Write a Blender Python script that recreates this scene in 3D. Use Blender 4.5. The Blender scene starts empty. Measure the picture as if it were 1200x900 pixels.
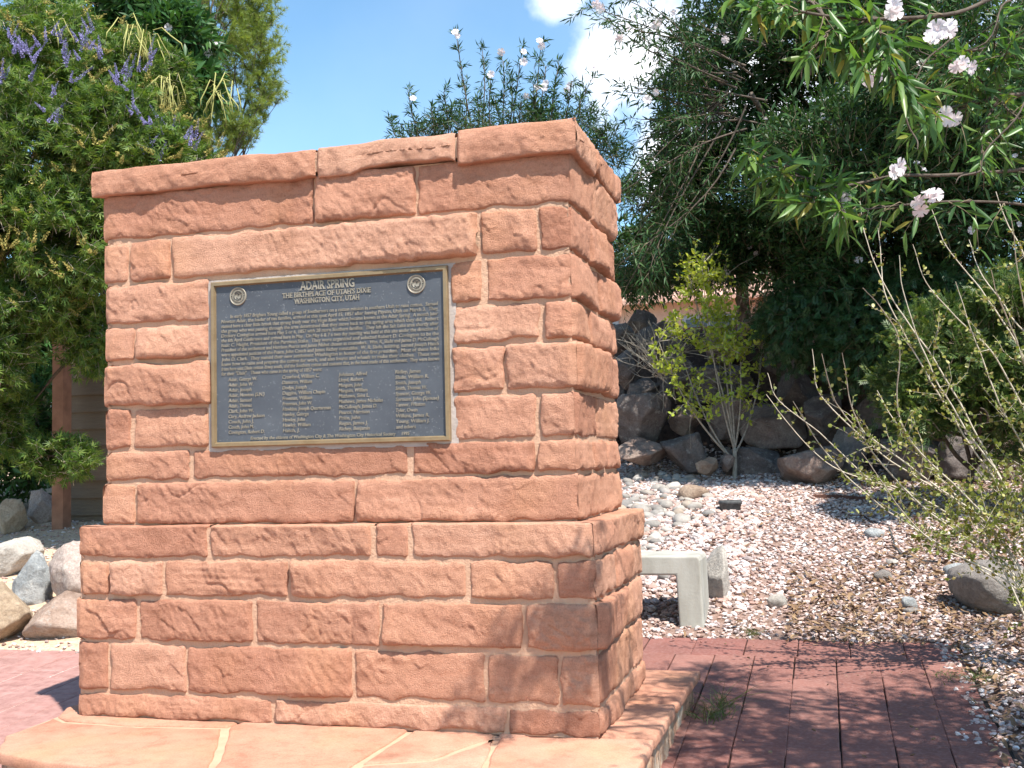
import bpy, math, random
import numpy as np
from mathutils import Matrix, Vector

# ------------------------------------------------------------------ camera, sky, sun, exposure
SC = bpy.context.scene
COL = SC.collection
R = math.radians
F_PX, YAW, PITCH, ROLL = 1306.98, R(15.582), R(3.925), R(-1.350)
CAM = np.array([0.889, -4.319, 1.0806])
Fv = np.array([-math.sin(YAW)*math.cos(PITCH), math.cos(YAW)*math.cos(PITCH), math.sin(PITCH)])
R0 = np.array([math.cos(YAW), math.sin(YAW), 0.0])
U0 = np.cross(R0, Fv)
Rv = R0*math.cos(ROLL) + U0*math.sin(ROLL)
Uv = -R0*math.sin(ROLL) + U0*math.cos(ROLL)
cd = bpy.data.cameras.new('camera')
cam = bpy.data.objects.new('camera', cd); COL.objects.link(cam)
cd.sensor_width = 36.0; cd.lens = F_PX/1200*36.0
cd.clip_start = 0.05; cd.clip_end = 1000
M = Matrix.Identity(4)
for i in range(3):
    M[i][0] = Rv[i]; M[i][1] = Uv[i]; M[i][2] = -Fv[i]; M[i][3] = CAM[i]
cam.matrix_world = M
SC.camera = cam

SUN_EL, SUN_AZ = R(58.5), R(46.8)            # azimuth from -Y towards +X
SUND = np.array([math.cos(SUN_EL)*math.sin(SUN_AZ), -math.cos(SUN_EL)*math.cos(SUN_AZ), math.sin(SUN_EL)])
w = bpy.data.worlds.new("World"); SC.world = w; w.use_nodes = True
nt = w.node_tree; nt.nodes.clear()
N = nt.nodes.new; L = nt.links.new
out = N('ShaderNodeOutputWorld'); bg = N('ShaderNodeBackground'); bg.inputs['Strength'].default_value = 0.127
sky = N('ShaderNodeTexSky'); sky.sky_type = 'NISHITA'; sky.sun_disc = False
sky.sun_elevation = SUN_EL; sky.sun_rotation = math.pi - SUN_AZ
sky.air_density = 1.0; sky.dust_density = 0.4; sky.ozone_density = 1.0; sky.altitude = 800
tc = N('ShaderNodeTexCoord')
def wmath(op, a, b=None, c=None):
    n = N('ShaderNodeMath'); n.operation = op
    for i, v in enumerate((a, b, c)):
        if v is None: continue
        if hasattr(v, 'links') or hasattr(v, 'is_linked'): L(v, n.inputs[i])
        else: n.inputs[i].default_value = v
    return n.outputs[0]
cn = N('ShaderNodeTexNoise'); cn.inputs['Scale'].default_value = 9.0; cn.inputs['Detail'].default_value = 7.0; cn.inputs['Roughness'].default_value = 0.55
L(tc.outputs['Generated'], cn.inputs['Vector'])
mask = None
for d, wid in (((-.138, .931, .334), .082), ((-.203, .894, .402), .042), ((-.118, .958, .262), .06), ((-.05, .95, .31), .11), ((.25, .90, .36), .16)):
    d = np.array(d)/np.linalg.norm(d)
    vd = N('ShaderNodeVectorMath'); vd.operation = 'DISTANCE'; L(tc.outputs['Generated'], vd.inputs[0]); vd.inputs[1].default_value = tuple(d)
    m = wmath('SUBTRACT', 1.0, wmath('DIVIDE', vd.outputs['Value'], wid))
    mask = m if mask is None else wmath('MAXIMUM', mask, m)
dens = wmath('ADD', mask, wmath('MULTIPLY', wmath('SUBTRACT', cn.outputs['Fac'], 0.5), 2.2))
mr = N('ShaderNodeMapRange'); mr.interpolation_type = 'SMOOTHSTEP'
L(dens, mr.inputs['Value']); mr.inputs['From Min'].default_value = 0.06; mr.inputs['From Max'].default_value = 0.80
# faint high wisps everywhere
cn2 = N('ShaderNodeTexNoise'); cn2.inputs['Scale'].default_value = 3.0; cn2.inputs['Detail'].default_value = 6.0
L(tc.outputs['Generated'], cn2.inputs['Vector'])
mr2 = N('ShaderNodeMapRange'); L(cn2.outputs['Fac'], mr2.inputs['Value'])
mr2.inputs['From Min'].default_value = 0.45; mr2.inputs['From Max'].default_value = 0.8; mr2.inputs['To Max'].default_value = 0.10
fac = wmath('MAXIMUM', mr.outputs['Result'], mr2.outputs['Result'])
mx = N('ShaderNodeMix'); mx.data_type = 'RGBA'
tint = N('ShaderNodeMix'); tint.data_type = 'RGBA'; tint.blend_type = 'MULTIPLY'; tint.inputs['Factor'].default_value = 1.0
L(sky.outputs['Color'], tint.inputs['A']); tint.inputs['B'].default_value = (.86, 1.07, 1.06, 1)
L(fac, mx.inputs['Factor']); L(tint.outputs['Result'], mx.inputs['A']); mx.inputs['B'].default_value = (7.4, 7.6, 8.0, 1)
L(mx.outputs['Result'], bg.inputs['Color']); L(bg.outputs[0], out.inputs['Surface'])
sl = bpy.data.lights.new('sun', 'SUN'); sl.energy = 5.0; sl.angle = R(0.55); sl.color = (1.0, 0.945, 0.86)
so = bpy.data.objects.new('sun', sl); COL.objects.link(so)
so.rotation_euler = Vector(SUND).to_track_quat('Z', 'Y').to_euler(); so.location = (4, -4, 8)
SC.view_settings.view_transform = 'Standard'; SC.view_settings.look = 'None'
SC.view_settings.exposure = 0.99; SC.view_settings.gamma = 1.0

# ------------------------------------------------------------------ helpers
def ray(px, py): return Fv + Rv*(px-600)/F_PX + Uv*(450-py)/F_PX
def at(px, py, t): return CAM + ray(px, py)*t
def on_y(px, py, Y):
    d = ray(px, py); return CAM + d*((Y-CAM[1])/d[1])
def on_z(px, py, z=0.0):
    d = ray(px, py); return CAM + d*((z-CAM[2])/d[2])
def sstep(a, b, x):
    t = np.clip((np.asarray(x, float)-a)/(b-a), 0, 1); return t*t*(3-2*t)
def _hash(ix, iy, iz, s):
    h = (ix*374761393 + iy*668265263 + iz*1274126177 + s*974711) & 0xFFFFFFFF
    h = ((h ^ (h >> 13))*1274126177) & 0xFFFFFFFF
    h = ((h ^ (h >> 16))*2246822519) & 0xFFFFFFFF
    return ((h ^ (h >> 15)) & 0xFFFFFF)/float(0xFFFFFF)
def vnoise(P, freq=1.0, seed=0):
    P = np.asarray(P, float)*freq; i = np.floor(P).astype(np.int64); f = P-i; f = f*f*(3-2*f)
    r = 0
    for a in (0, 1):
        for b in (0, 1):
            for c in (0, 1):
                wgt = (f[..., 0] if a else 1-f[..., 0])*(f[..., 1] if b else 1-f[..., 1])*(f[..., 2] if c else 1-f[..., 2])
                r = r + wgt*_hash(i[..., 0]+a, i[..., 1]+b, i[..., 2]+c, seed)
    return r*2-1
def fbm(P, freq, octs=4, seed=0, gain=0.5):
    r, a, t = 0, 1.0, 0
    for k in range(octs):
        r = r + a*vnoise(P, freq*(2.03**k), seed+k*17); t += a; a *= gain
    return r/t
def put(name, mesh, mats, parent=None):
    o = bpy.data.objects.new(name, mesh); COL.objects.link(o)
    for m in (mats if isinstance(mats, (list, tuple)) else [mats]): mesh.materials.append(m)
    if parent is not None: o.parent = parent
    return o
def mesh_np(name, V, face_groups, mats, parent=None, smooth=True, mat_idx=None):
    """V (n,3); face_groups: list of int arrays (m,k)"""
    me = bpy.data.meshes.new(name); V = np.asarray(V, np.float32)
    me.vertices.add(len(V)); me.vertices.foreach_set('co', V.ravel())
    groups = [np.asarray(g, np.int32) for g in face_groups if len(g)]
    idx = np.concatenate([g.ravel() for g in groups]); nf = sum(len(g) for g in groups)
    tot = np.concatenate([np.full(len(g), g.shape[1], np.int32) for g in groups])
    me.loops.add(len(idx)); me.loops.foreach_set('vertex_index', idx)
    me.polygons.add(nf)
    st = np.concatenate([[0], np.cumsum(tot)[:-1]]).astype(np.int32)
    me.polygons.foreach_set('loop_start', st); me.polygons.foreach_set('loop_total', tot)
    me.polygons.foreach_set('use_smooth', np.full(nf, bool(smooth)))
    if mat_idx is not None: me.polygons.foreach_set('material_index', np.asarray(mat_idx, np.int32))
    me.update(calc_edges=True); me.validate()
    return put(name, me, mats, parent)
class MB:
    """collects vertices and faces of any size"""
    def __init__(s): s.V = []; s.G = {}; s.n = 0
    def add(s, V, *groups):
        V = np.asarray(V, float).reshape(-1, 3)
        for g in groups:
            g = np.asarray(g, np.int64)
            if len(g): s.G.setdefault(g.shape[1], []).append(g+s.n)
        s.V.append(V); s.n += len(V)
    def box(s, x0, x1, y0, y1, z0, z1, bev=0.0):
        if bev <= 0:
            V = [(x, y, z) for z in (z0, z1) for y in (y0, y1) for x in (x0, x1)]
            s.add(V, [(0, 2, 3, 1), (4, 5, 7, 6), (0, 1, 5, 4), (2, 6, 7, 3), (0, 4, 6, 2), (1, 3, 7, 5)])
        else:
            b = bev
            lo = [(x0+b, y0+b, z1), (x1-b, y0+b, z1), (x1-b, y1-b, z1), (x0+b, y1-b, z1)]
            mi = [(x0, y0, z1-b), (x1, y0, z1-b), (x1, y1, z1-b), (x0, y1, z1-b)]
            bo = [(x0, y0, z0), (x1, y0, z0), (x1, y1, z0), (x0, y1, z0)]
            f = [(0, 1, 2, 3), (11, 10, 9, 8)]
            for k in range(4):
                j = (k+1) % 4; f += [(k+4, j+4, j, k), (k+8, j+8, j+4, k+4)]
            s.add(lo+mi+bo, f)
    def tube(s, pts, rad, sides=6, cap=True):
        P = np.asarray(pts, float); n = len(P); rad = np.broadcast_to(np.asarray(rad, float), (n,))
        T = np.gradient(P, axis=0); T /= np.linalg.norm(T, axis=1)[:, None]+1e-9
        a = np.array([0, 0, 1.0]) if abs(T[0][2]) < .9 else np.array([1.0, 0, 0])
        A = np.cross(T, a); A /= np.linalg.norm(A, axis=1)[:, None]+1e-9; B = np.cross(T, A)
        th = np.arange(sides)*2*math.pi/sides
        V = P[:, None]+rad[:, None, None]*(np.cos(th)[None, :, None]*A[:, None]+np.sin(th)[None, :, None]*B[:, None])
        i = np.arange(n-1)[:, None]*sides; j = np.arange(sides)[None]; j2 = (j+1) % sides
        f = np.stack([i+j, i+j2, i+sides+j2, i+sides+j], -1).reshape(-1, 4)
        g = [f]
        if cap and sides == 4: g.append(np.array([[(n-1)*sides+k for k in range(4)]]))
        elif cap: g.append(np.array([[(n-1)*sides+k for k in range(sides)]]))
        s.add(V.reshape(-1, 3), *g)
    def grid(s, V):
        n, m = V.shape[:2]; i = np.arange(n-1)[:, None]*m; j = np.arange(m-1)[None]
        s.add(V.reshape(-1, 3), np.stack([i+j, i+j+1, i+m+j+1, i+m+j], -1).reshape(-1, 4))
    def build(s, name, mats, parent=None, smooth=True):
        return mesh_np(name, np.concatenate(s.V), [np.concatenate(g) for g in s.G.values()], mats, parent, smooth)
def tag(o, label=None, cat=None, group=None, kind=None):
    if label: o['label'] = label
    if cat: o['category'] = cat
    if group: o['group'] = group
    if kind: o['kind'] = kind
    return o
def thing(name, label, cat, loc=(0, 0, 0), group=None):
    o = bpy.data.objects.new(name, None); COL.objects.link(o); o.location = tuple(loc); o.empty_display_size = 0.2
    return tag(o, label, cat, group)
def adopt(root):
    """children were modelled in world space: keep them there"""
    bpy.context.view_layer.update()
    inv = root.matrix_world.inverted()
    for c in root.children: c.matrix_parent_inverse = inv

# ------------------------------------------------------------------ materials
def mat(name):
    m = bpy.data.materials.new(name); m.use_nodes = True; t = m.node_tree; t.nodes.clear()
    o = t.nodes.new('ShaderNodeOutputMaterial'); b = t.nodes.new('ShaderNodeBsdfPrincipled')
    t.links.new(b.outputs[0], o.inputs[0]); return m, t, b, o
def nd(t, kind, **kw):
    n = t.nodes.new('ShaderNode'+kind)
    for k, v in kw.items():
        if hasattr(n, k) and k not in n.inputs: setattr(n, k, v)
        else:
            n.inputs[k].default_value = v
    return n
def ramp(t, src, stops, mode='LINEAR'):
    r = t.nodes.new('ShaderNodeValToRGB'); r.color_ramp.interpolation = mode
    e = r.color_ramp.elements
    while len(e) < len(stops): e.new(0.5)
    for el, (p, c) in zip(e, stops): el.position = p; el.color = (*c, 1) if len(c) == 3 else c
    t.links.new(src, r.inputs['Fac']); return r.outputs['Color']
def mixc(t, fac, a, b, mode='MIX'):
    n = t.nodes.new('ShaderNodeMix'); n.data_type = 'RGBA'; n.blend_type = mode
    for key, v in (('Factor', fac), ('A', a), ('B', b)):
        if isinstance(v, (int, float)): n.inputs[key].default_value = v
        elif isinstance(v, tuple): n.inputs[key].default_value = (*v, 1)
        else: t.links.new(v, n.inputs[key])
    return n.outputs['Result']
def noise(t, scale, detail=4, rough=0.55, vec=None, dist=0.0):
    n = t.nodes.new('ShaderNodeTexNoise'); n.inputs['Scale'].default_value = scale; n.inputs['Detail'].default_value = detail
    n.inputs['Roughness'].default_value = rough; n.inputs['Distortion'].default_value = dist
    if vec is None:
        g = t.nodes.new('ShaderNodeNewGeometry'); vec = g.outputs['Position']
    t.links.new(vec, n.inputs['Vector']); return n.outputs['Fac']
def pos(t, scale=(1, 1, 1), rot=(0, 0, 0)):
    g = t.nodes.new('ShaderNodeNewGeometry'); m = t.nodes.new('ShaderNodeMapping')
    m.inputs['Scale'].default_value = scale; m.inputs['Rotation'].default_value = rot
    t.links.new(g.outputs['Position'], m.inputs['Vector']); return m.outputs['Vector']
def bump(t, b, height, strength=0.5, dist=0.01):
    n = t.nodes.new('ShaderNodeBump'); n.inputs['Strength'].default_value = strength; n.inputs['Distance'].default_value = dist
    t.links.new(height, n.inputs['Height']); t.links.new(n.outputs['Normal'], b.inputs['Normal'])
def island(t):
    g = t.nodes.new('ShaderNodeNewGeometry'); return g.outputs['Random Per Island']

def sandstone(name, stops, tint=0.35, bstr=0.68):
    m, t, b, o = mat(name)
    base = ramp(t, island(t), stops)
    streak = noise(t, 9, 6, 0.65, pos(t, (1, 1, 2.2), (0, R(35), 0)))
    c = mixc(t, 0.65, base, ramp(t, streak, [(0.28, (.60, .55, .52)), (0.5, (1, 1, 1)), (0.75, (1.16, 1.2, 1.22))]), 'MULTIPLY')
    band = noise(t, 4, 5, 0.6, pos(t, (.5, .5, 9)))
    c = mixc(t, 0.5, c, ramp(t, band, [(0.3, (.86, .78, .74)), (0.55, (1, 1, 1)), (0.75, (1.1, 1.15, 1.2))]), 'MULTIPLY')
    patch = noise(t, 2.3, 3, 0.5)
    c = mixc(t, ramp(t, patch, [(0.5, (0, 0, 0)), (0.75, (tint,)*3)]), c, (.60, .30, .155))
    spk = noise(t, 130, 5, 0.75)
    c = mixc(t, 0.7, c, ramp(t, spk, [(0.32, (.70, .66, .63)), (0.5, (1, 1, 1)), (0.68, (1.14, 1.16, 1.18))]), 'MULTIPLY')
    wx = noise(t, 2.6, 6, .7, pos(t, (1.3, 1.3, .55)))
    c = mixc(t, .55, c, ramp(t, wx, [(.34, (.74, .68, .66)), (.5, (1, 1, 1)), (.72, (1.06, 1.09, 1.11))]), 'MULTIPLY')
    t.links.new(c, b.inputs['Base Color']); b.inputs['Roughness'].default_value = 0.92; b.inputs['Specular IOR Level'].default_value = 0.2
    h1 = noise(t, 75, 10, 0.82, pos(t, (1, 1, 1.8), (0, R(35), 0)))
    h2 = t.nodes.new('ShaderNodeMath'); h2.operation = 'ADD'; t.links.new(h1, h2.inputs[0]); t.links.new(noise(t, 240, 4, .7), h2.inputs[1])
    bump(t, b, h2.outputs[0], bstr, 0.022)
    return m
M_stone = sandstone('red_sandstone', [(0, (.47, .225, .148)), (.2, (.565, .288, .190)), (.45, (.61, .322, .215)), (.6, (.51, .248, .164)), (.8, (.64, .355, .245)), (1, (.55, .270, .178))])
M_flag = sandstone('flagstone', [(0, (.46, .23, .155)), (.3, (.55, .295, .205)), (.6, (.50, .26, .175)), (1, (.56, .325, .235))], 0.5, 0.45)
def simple(name, c1, c2, scale=8, rough=0.9, bs=0.3, bd=0.005, bscale=80, spec=0.25):
    m, t, b, o = mat(name)
    t.links.new(ramp(t, noise(t, scale, 5, .6), [(0.3, c1), (0.7, c2)]), b.inputs['Base Color'])
    b.inputs['Roughness'].default_value = rough; b.inputs['Specular IOR Level'].default_value = spec
    if bs: bump(t, b, noise(t, bscale, 5, .65), bs, bd)
    return m
M_mortar = simple('pink_mortar', (.48, .29, .195), (.57, .365, .25), 9, .95, .7, .010, 90)
M_mortar_grey = simple('grey_mortar', (.34, .29, .26), (.46, .40, .36), 12, .95, .5, .006, 90)
def mk_platform_side():
    m, t, b, o = mat('platform_edge')
    c = ramp(t, noise(t, 7, 6, .65, pos(t, (1, 1.6, .7))), [(.3, (.16, .10, .06)), (.42, (.40, .20, .12)), (.55, (.52, .34, .22)), (.68, (.62, .55, .44)), (.8, (.34, .28, .09))])
    t.links.new(c, b.inputs['Base Color']); b.inputs['Roughness'].default_value = .95
    bump(t, b, noise(t, 45, 6, .7), .8, .02); return m
M_platform_side = mk_platform_side()
def mk_paver():
    m, t, b, o = mat('red_paver')
    base = ramp(t, island(t), [(0, (.15, .060, .048)), (.3, (.205, .084, .066)), (.6, (.165, .064, .053)), (.8, (.24, .112, .088)), (1, (.18, .064, .053))])
    n1 = noise(t, 3.5, 6, .65)
    c = mixc(t, .8, base, ramp(t, n1, [(.25, (.7, .68, .68)), (.5, (1, 1, 1)), (.78, (1.35, 1.3, 1.28))]), 'MULTIPLY')
    # pale efflorescence on the west side, dust film
    sx = t.nodes.new('ShaderNodeSeparateXYZ'); g = t.nodes.new('ShaderNodeNewGeometry'); t.links.new(g.outputs['Position'], sx.inputs[0])
    west = nd(t, 'MapRange'); t.links.new(sx.outputs['X'], west.inputs['Value']); west.inputs['From Min'].default_value = -1.5; west.inputs['From Max'].default_value = -2.5
    eff = ramp(t, noise(t, 14, 6, .7), [(.35, (.22, .22, .22)), (.75, (.75, .75, .75))])
    ef = t.nodes.new('ShaderNodeMath'); ef.operation = 'MULTIPLY'; t.links.new(west.outputs[0], ef.inputs[0]); t.links.new(eff, ef.inputs[1])
    c = mixc(t, ef.outputs[0], c, (.50, .30, .27))
    c = mixc(t, ramp(t, noise(t, 60, 4, .6), [(.45, (.05, .05, .05)), (.75, (.5, .5, .5))]), c, (.34, .21, .185))
    t.links.new(c, b.inputs['Base Color']); b.inputs['Roughness'].default_value = .8; b.inputs['Specular IOR Level'].default_value = .3
    bump(t, b, noise(t, 120, 4, .6), .35, .004); return m
M_paver = mk_paver()
def mk_joint():
    m, t, b, o = mat('paver_joint')
    sx = t.nodes.new('ShaderNodeSeparateXYZ'); g = t.nodes.new('ShaderNodeNewGeometry'); t.links.new(g.outputs['Position'], sx.inputs[0])
    west = nd(t, 'MapRange'); t.links.new(sx.outputs['X'], west.inputs['Value']); west.inputs['From Min'].default_value = -1.5; west.inputs['From Max'].default_value = -2.3
    c = mixc(t, west.outputs[0], ramp(t, noise(t, 20, 5, .6), [(.35, (.012, .009, .008)), (.75, (.05, .034, .026))]), (.46, .37, .33))
    t.links.new(c, b.inputs['Base Color']); b.inputs['Roughness'].default_value = .95; return m
M_joint = mk_joint()
def mk_ground():
    m, t, b, o = mat('gravelly_earth')
    c = ramp(t, noise(t, 40, 6, .7), [(.3, (.12, .075, .055)), (.45, (.24, .16, .13)), (.6, (.34, .25, .22)), (.75, (.18, .12, .09))])
    big = ramp(t, noise(t, .8, 4, .6), [(.4, (.85, .8, .75)), (.65, (1.15, 1.12, 1.1))])
    c = mixc(t, .7, c, big, 'MULTIPLY')
    # red soil on the terrace behind the rocks, tan soil on the left
    g = t.nodes.new('ShaderNodeNewGeometry'); sx = t.nodes.new('ShaderNodeSeparateXYZ'); t.links.new(g.outputs['Position'], sx.inputs[0])
    hi = nd(t, 'MapRange'); t.links.new(sx.outputs['Z'], hi.inputs['Value']); hi.inputs['From Min'].default_value = 1.9; hi.inputs['From Max'].default_value = 2.4
    c = mixc(t, hi.outputs[0], c, ramp(t, noise(t, 18, 5, .7), [(.3, (.14, .05, .03)), (.55, (.30, .11, .06)), (.75, (.42, .22, .13))]))
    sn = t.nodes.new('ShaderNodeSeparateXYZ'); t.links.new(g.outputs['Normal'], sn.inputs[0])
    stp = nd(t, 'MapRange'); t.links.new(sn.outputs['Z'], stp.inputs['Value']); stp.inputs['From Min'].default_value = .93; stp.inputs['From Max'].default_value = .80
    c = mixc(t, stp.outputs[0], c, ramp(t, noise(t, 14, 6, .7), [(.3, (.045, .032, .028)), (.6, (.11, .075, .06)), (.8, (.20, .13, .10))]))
    lf = nd(t, 'MapRange'); t.links.new(sx.outputs['X'], lf.inputs['Value']); lf.inputs['From Min'].default_value = -2.2; lf.inputs['From Max'].default_value = -3.2
    c = mixc(t, lf.outputs[0], c, ramp(t, noise(t, 26, 6, .7), [(.3, (.40, .28, .19)), (.55, (.62, .45, .32)), (.8, (.70, .58, .48))]))
    t.links.new(c, b.inputs['Base Color']); b.inputs['Roughness'].default_value = .97; b.inputs['Specular IOR Level'].default_value = .1
    bump(t, b, noise(t, 60, 6, .7), .8, .02); return m
M_ground = mk_ground()
def island_mat(name, stops, rough=.85, spec=.25, bs=.3, mottle=.5, mscale=40, per_object=False):
    m, t, b, o = mat(name)
    c = ramp(t, t.nodes.new('ShaderNodeObjectInfo').outputs['Random'] if per_object else island(t), stops)
    c = mixc(t, mottle, c, ramp(t, noise(t, mscale, 5, .65), [(.3, (.65, .63, .6)), (.5, (1, 1, 1)), (.72, (1.3, 1.3, 1.3))]), 'MULTIPLY')
    t.links.new(c, b.inputs['Base Color']); b.inputs['Roughness'].default_value = rough; b.inputs['Specular IOR Level'].default_value = spec
    if bs: bump(t, b, noise(t, 90, 5, .6), bs, .006)
    return m
M_gravel = island_mat('pink_gravel', [(0, (.50, .39, .37)), (.15, (.60, .51, .48)), (.3, (.34, .21, .175)), (.42, (.50, .36, .31)), (.55, (.21, .135, .105)), (.65, (.66, .60, .58)), (.75, (.27, .225, .22)), (.88, (.42, .28, .235)), (1, (.72, .68, .66))], mottle=.3)
M_river = island_mat('river_stone', [(0, (.20, .185, .17)), (.25, (.36, .325, .29)), (.45, (.16, .152, .148)), (.6, (.33, .26, .20)), (.8, (.25, .235, .225)), (1, (.44, .40, .36))], .8, .3, .2, per_object=True)
M_litter = island_mat('dry_leaf', [(0, (.13, .075, .042)), (.35, (.22, .135, .075)), (.6, (.28, .19, .11)), (.8, (.10, .055, .035)), (1, (.34, .245, .155))], .8, .2, 0)
def rock(name, c, sc=5, lichen=(.5, .48, .44), la=.25, bs=.8):
    m, t, b, o = mat(name)
    col = ramp(t, noise(t, sc, 7, .68, dist=.6), [(.28, c[0]), (.5, c[1]), (.72, c[2])])
    col = mixc(t, .7, col, ramp(t, noise(t, 55, 6, .75), [(.32, (.62, .60, .58)), (.5, (1, 1, 1)), (.68, (1.3, 1.3, 1.28))]), 'MULTIPLY')
    li = ramp(t, noise(t, 13, 7, .72), [(.56, (0, 0, 0)), (.66, (la,)*3)])
    col = mixc(t, li, col, lichen)
    t.links.new(col, b.inputs['Base Color']); b.inputs['Roughness'].default_value = .9; b.inputs['Specular IOR Level'].default_value = .25
    bump(t, b, noise(t, 42, 10, .78), bs, .035); return m
M_rk_dark = rock('dark_basalt', [(.085, .070, .066), (.165, .138, .128), (.26, .22, .20)], la=.45)
M_rk_brown = rock('brown_sandrock', [(.14, .098, .082), (.26, .19, .16), (.38, .30, .25)], la=.35)
M_rk_tan = rock('tan_rock', [(.18, .13, .10), (.32, .23, .17), (.46, .36, .28)], la=.3)
M_rk_white = rock('pale_rock', [(.32, .285, .25), (.46, .42, .375), (.60, .56, .51)], lichen=(.25, .24, .23), la=.5)
M_rk_blue = rock('blue_grey_rock', [(.19, .20, .205), (.30, .315, .32), (.46, .46, .45)], lichen=(.75, .74, .70), la=.6)
M_rk_grey = rock('grey_rock', [(.16, .14, .13), (.25, .22, .20), (.35, .31, .28)], la=.3)
M_rk_pink = rock('speckled_granite', [(.27, .205, .18), (.39, .31, .27), (.50, .42, .37)], sc=30, la=.3, bs=.6)
M_rk_yellow = rock('yellow_sandrock', [(.32, .23, .15), (.46, .35, .245), (.56, .45, .34)], la=.25)
M_rk_strata = rock('banded_brown_rock', [(.22, .14, .10), (.40, .29, .23), (.52, .44, .39)], sc=4, la=.4)
def leafmat(name, stops, trans=.32, rough=.42, spec=.35, tcol=None):
    m, t, b, o = mat(name)
    c = ramp(t, island(t), stops)
    big = noise(t, 1.3, 3, .5)
    c = mixc(t, .6, c, ramp(t, big, [(.3, (.72, .78, .7)), (.7, (1.25, 1.18, 1.05))]), 'MULTIPLY')
    t.links.new(c, b.inputs['Base Color']); b.inputs['Roughness'].default_value = rough; b.inputs['Specular IOR Level'].default_value = spec
    tr = t.nodes.new('ShaderNodeBsdfTranslucent')
    t.links.new(mixc(t, 1.0, c, tcol or (1.25, 1.3, .55), 'MULTIPLY'), tr.inputs['Color'])
    ms = t.nodes.new('ShaderNodeMixShader'); ms.inputs[0].default_value = trans
    t.links.new(b.outputs[0], ms.inputs[1]); t.links.new(tr.outputs[0], ms.inputs[2]); t.links.new(ms.outputs[0], o.inputs[0])
    return m
M_lf_vitex = leafmat('chaste_leaf', [(0, (.058, .112, .028)), (.35, (.090, .165, .036)), (.6, (.13, .205, .044)), (.8, (.18, .235, .055)), (1, (.066, .13, .038))], .36, spec=.22)
M_lf_pine = leafmat('pine_needle', [(0, (.14, .21, .05)), (.5, (.21, .28, .065)), (1, (.30, .33, .09))], .35)
M_lf_willow = leafmat('willow_leaf', [(0, (.018, .050, .019)), (.5, (.032, .080, .026)), (.8, (.058, .12, .036)), (1, (.024, .062, .030))], .22, .5, .25)
M_lf_dark = leafmat('oleander_leaf', [(0, (.030, .085, .028)), (.5, (.045, .115, .034)), (1, (.07, .15, .045))], .2, .42, .3)
M_lf_near = leafmat('near_willow_leaf', [(0, (.042, .10, .033)), (.4, (.066, .15, .042)), (.75, (.10, .20, .05)), (.93, (.13, .21, .05)), (1, (.30, .27, .065))], .4, .38, .45)
M_lf_priv = leafmat('privet_leaf', [(0, (.24, .31, .04)), (.5, (.36, .43, .06)), (1, (.45, .48, .09))], .4, .38, .4)
M_lf_bush = leafmat('small_round_leaf', [(0, (.15, .19, .042)), (.35, (.25, .275, .068)), (.55, (.12, .165, .036)), (.75, (.22, .16, .06)), (.9, (.46, .46, .20)), (1, (.26, .20, .07))], .33)
M_lf_feather = leafmat('feathery_leaf', [(0, (.038, .075, .020)), (.5, (.06, .11, .027)), (.85, (.11, .16, .038)), (1, (.19, .21, .06))], .28)
M_lf_drape = leafmat('draping_leaf', [(0, (.022, .060, .022)), (.5, (.036, .082, .028)), (1, (.05, .105, .035))], .2)
M_grass = leafmat('grass_blade', [(0, (.07, .11, .03)), (.6, (.13, .16, .05)), (1, (.30, .26, .13))], .25)
def plain(name, stops, rough=.7, trans=0.0):
    m, t, b, o = mat(name)
    c = ramp(t, island(t), stops); t.links.new(c, b.inputs['Base Color']); b.inputs['Roughness'].default_value = rough
    if trans:
        tr = t.nodes.new('ShaderNodeBsdfTranslucent'); t.links.new(c, tr.inputs['Color'])
        ms = t.nodes.new('ShaderNodeMixShader'); ms.inputs[0].default_value = trans
        t.links.new(b.outputs[0], ms.inputs[1]); t.links.new(tr.outputs[0], ms.inputs[2]); t.links.new(ms.outputs[0], o.inputs[0])
    return m
M_purple = plain('purple_floret', [(0, (.17, .16, .36)), (.5, (.25, .23, .48)), (1, (.34, .32, .58))], .7, .2)
M_seed = plain('yellow_seed_spike', [(0, (.30, .25, .06)), (.6, (.42, .35, .10)), (1, (.24, .24, .06))], .8, .15)
M_pod = plain('yellow_pod', [(0, (.34, .34, .09)), (1, (.48, .46, .16))], .6, .2)
M_petal = plain('pale_pink_petal', [(0, (.84, .81, .80)), (.6, (.88, .85, .85)), (1, (.78, .70, .74))], .6, .35)
M_bark = simple('grey_brown_bark', (.06, .047, .037), (.14, .11, .088), 25, .95, .6, .01, 60)
M_bark_pale = simple('pale_grey_bark', (.22, .19, .155), (.40, .36, .30), 30, .9, .4, .006, 90)
M_twig = simple('tan_twig', (.12, .095, .06), (.24, .19, .13), 30, .85, .2, .003, 120)
M_twig_yel = simple('straw_twig', (.34, .29, .22), (.58, .52, .42), 30, .8, .2, .003, 120)

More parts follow.
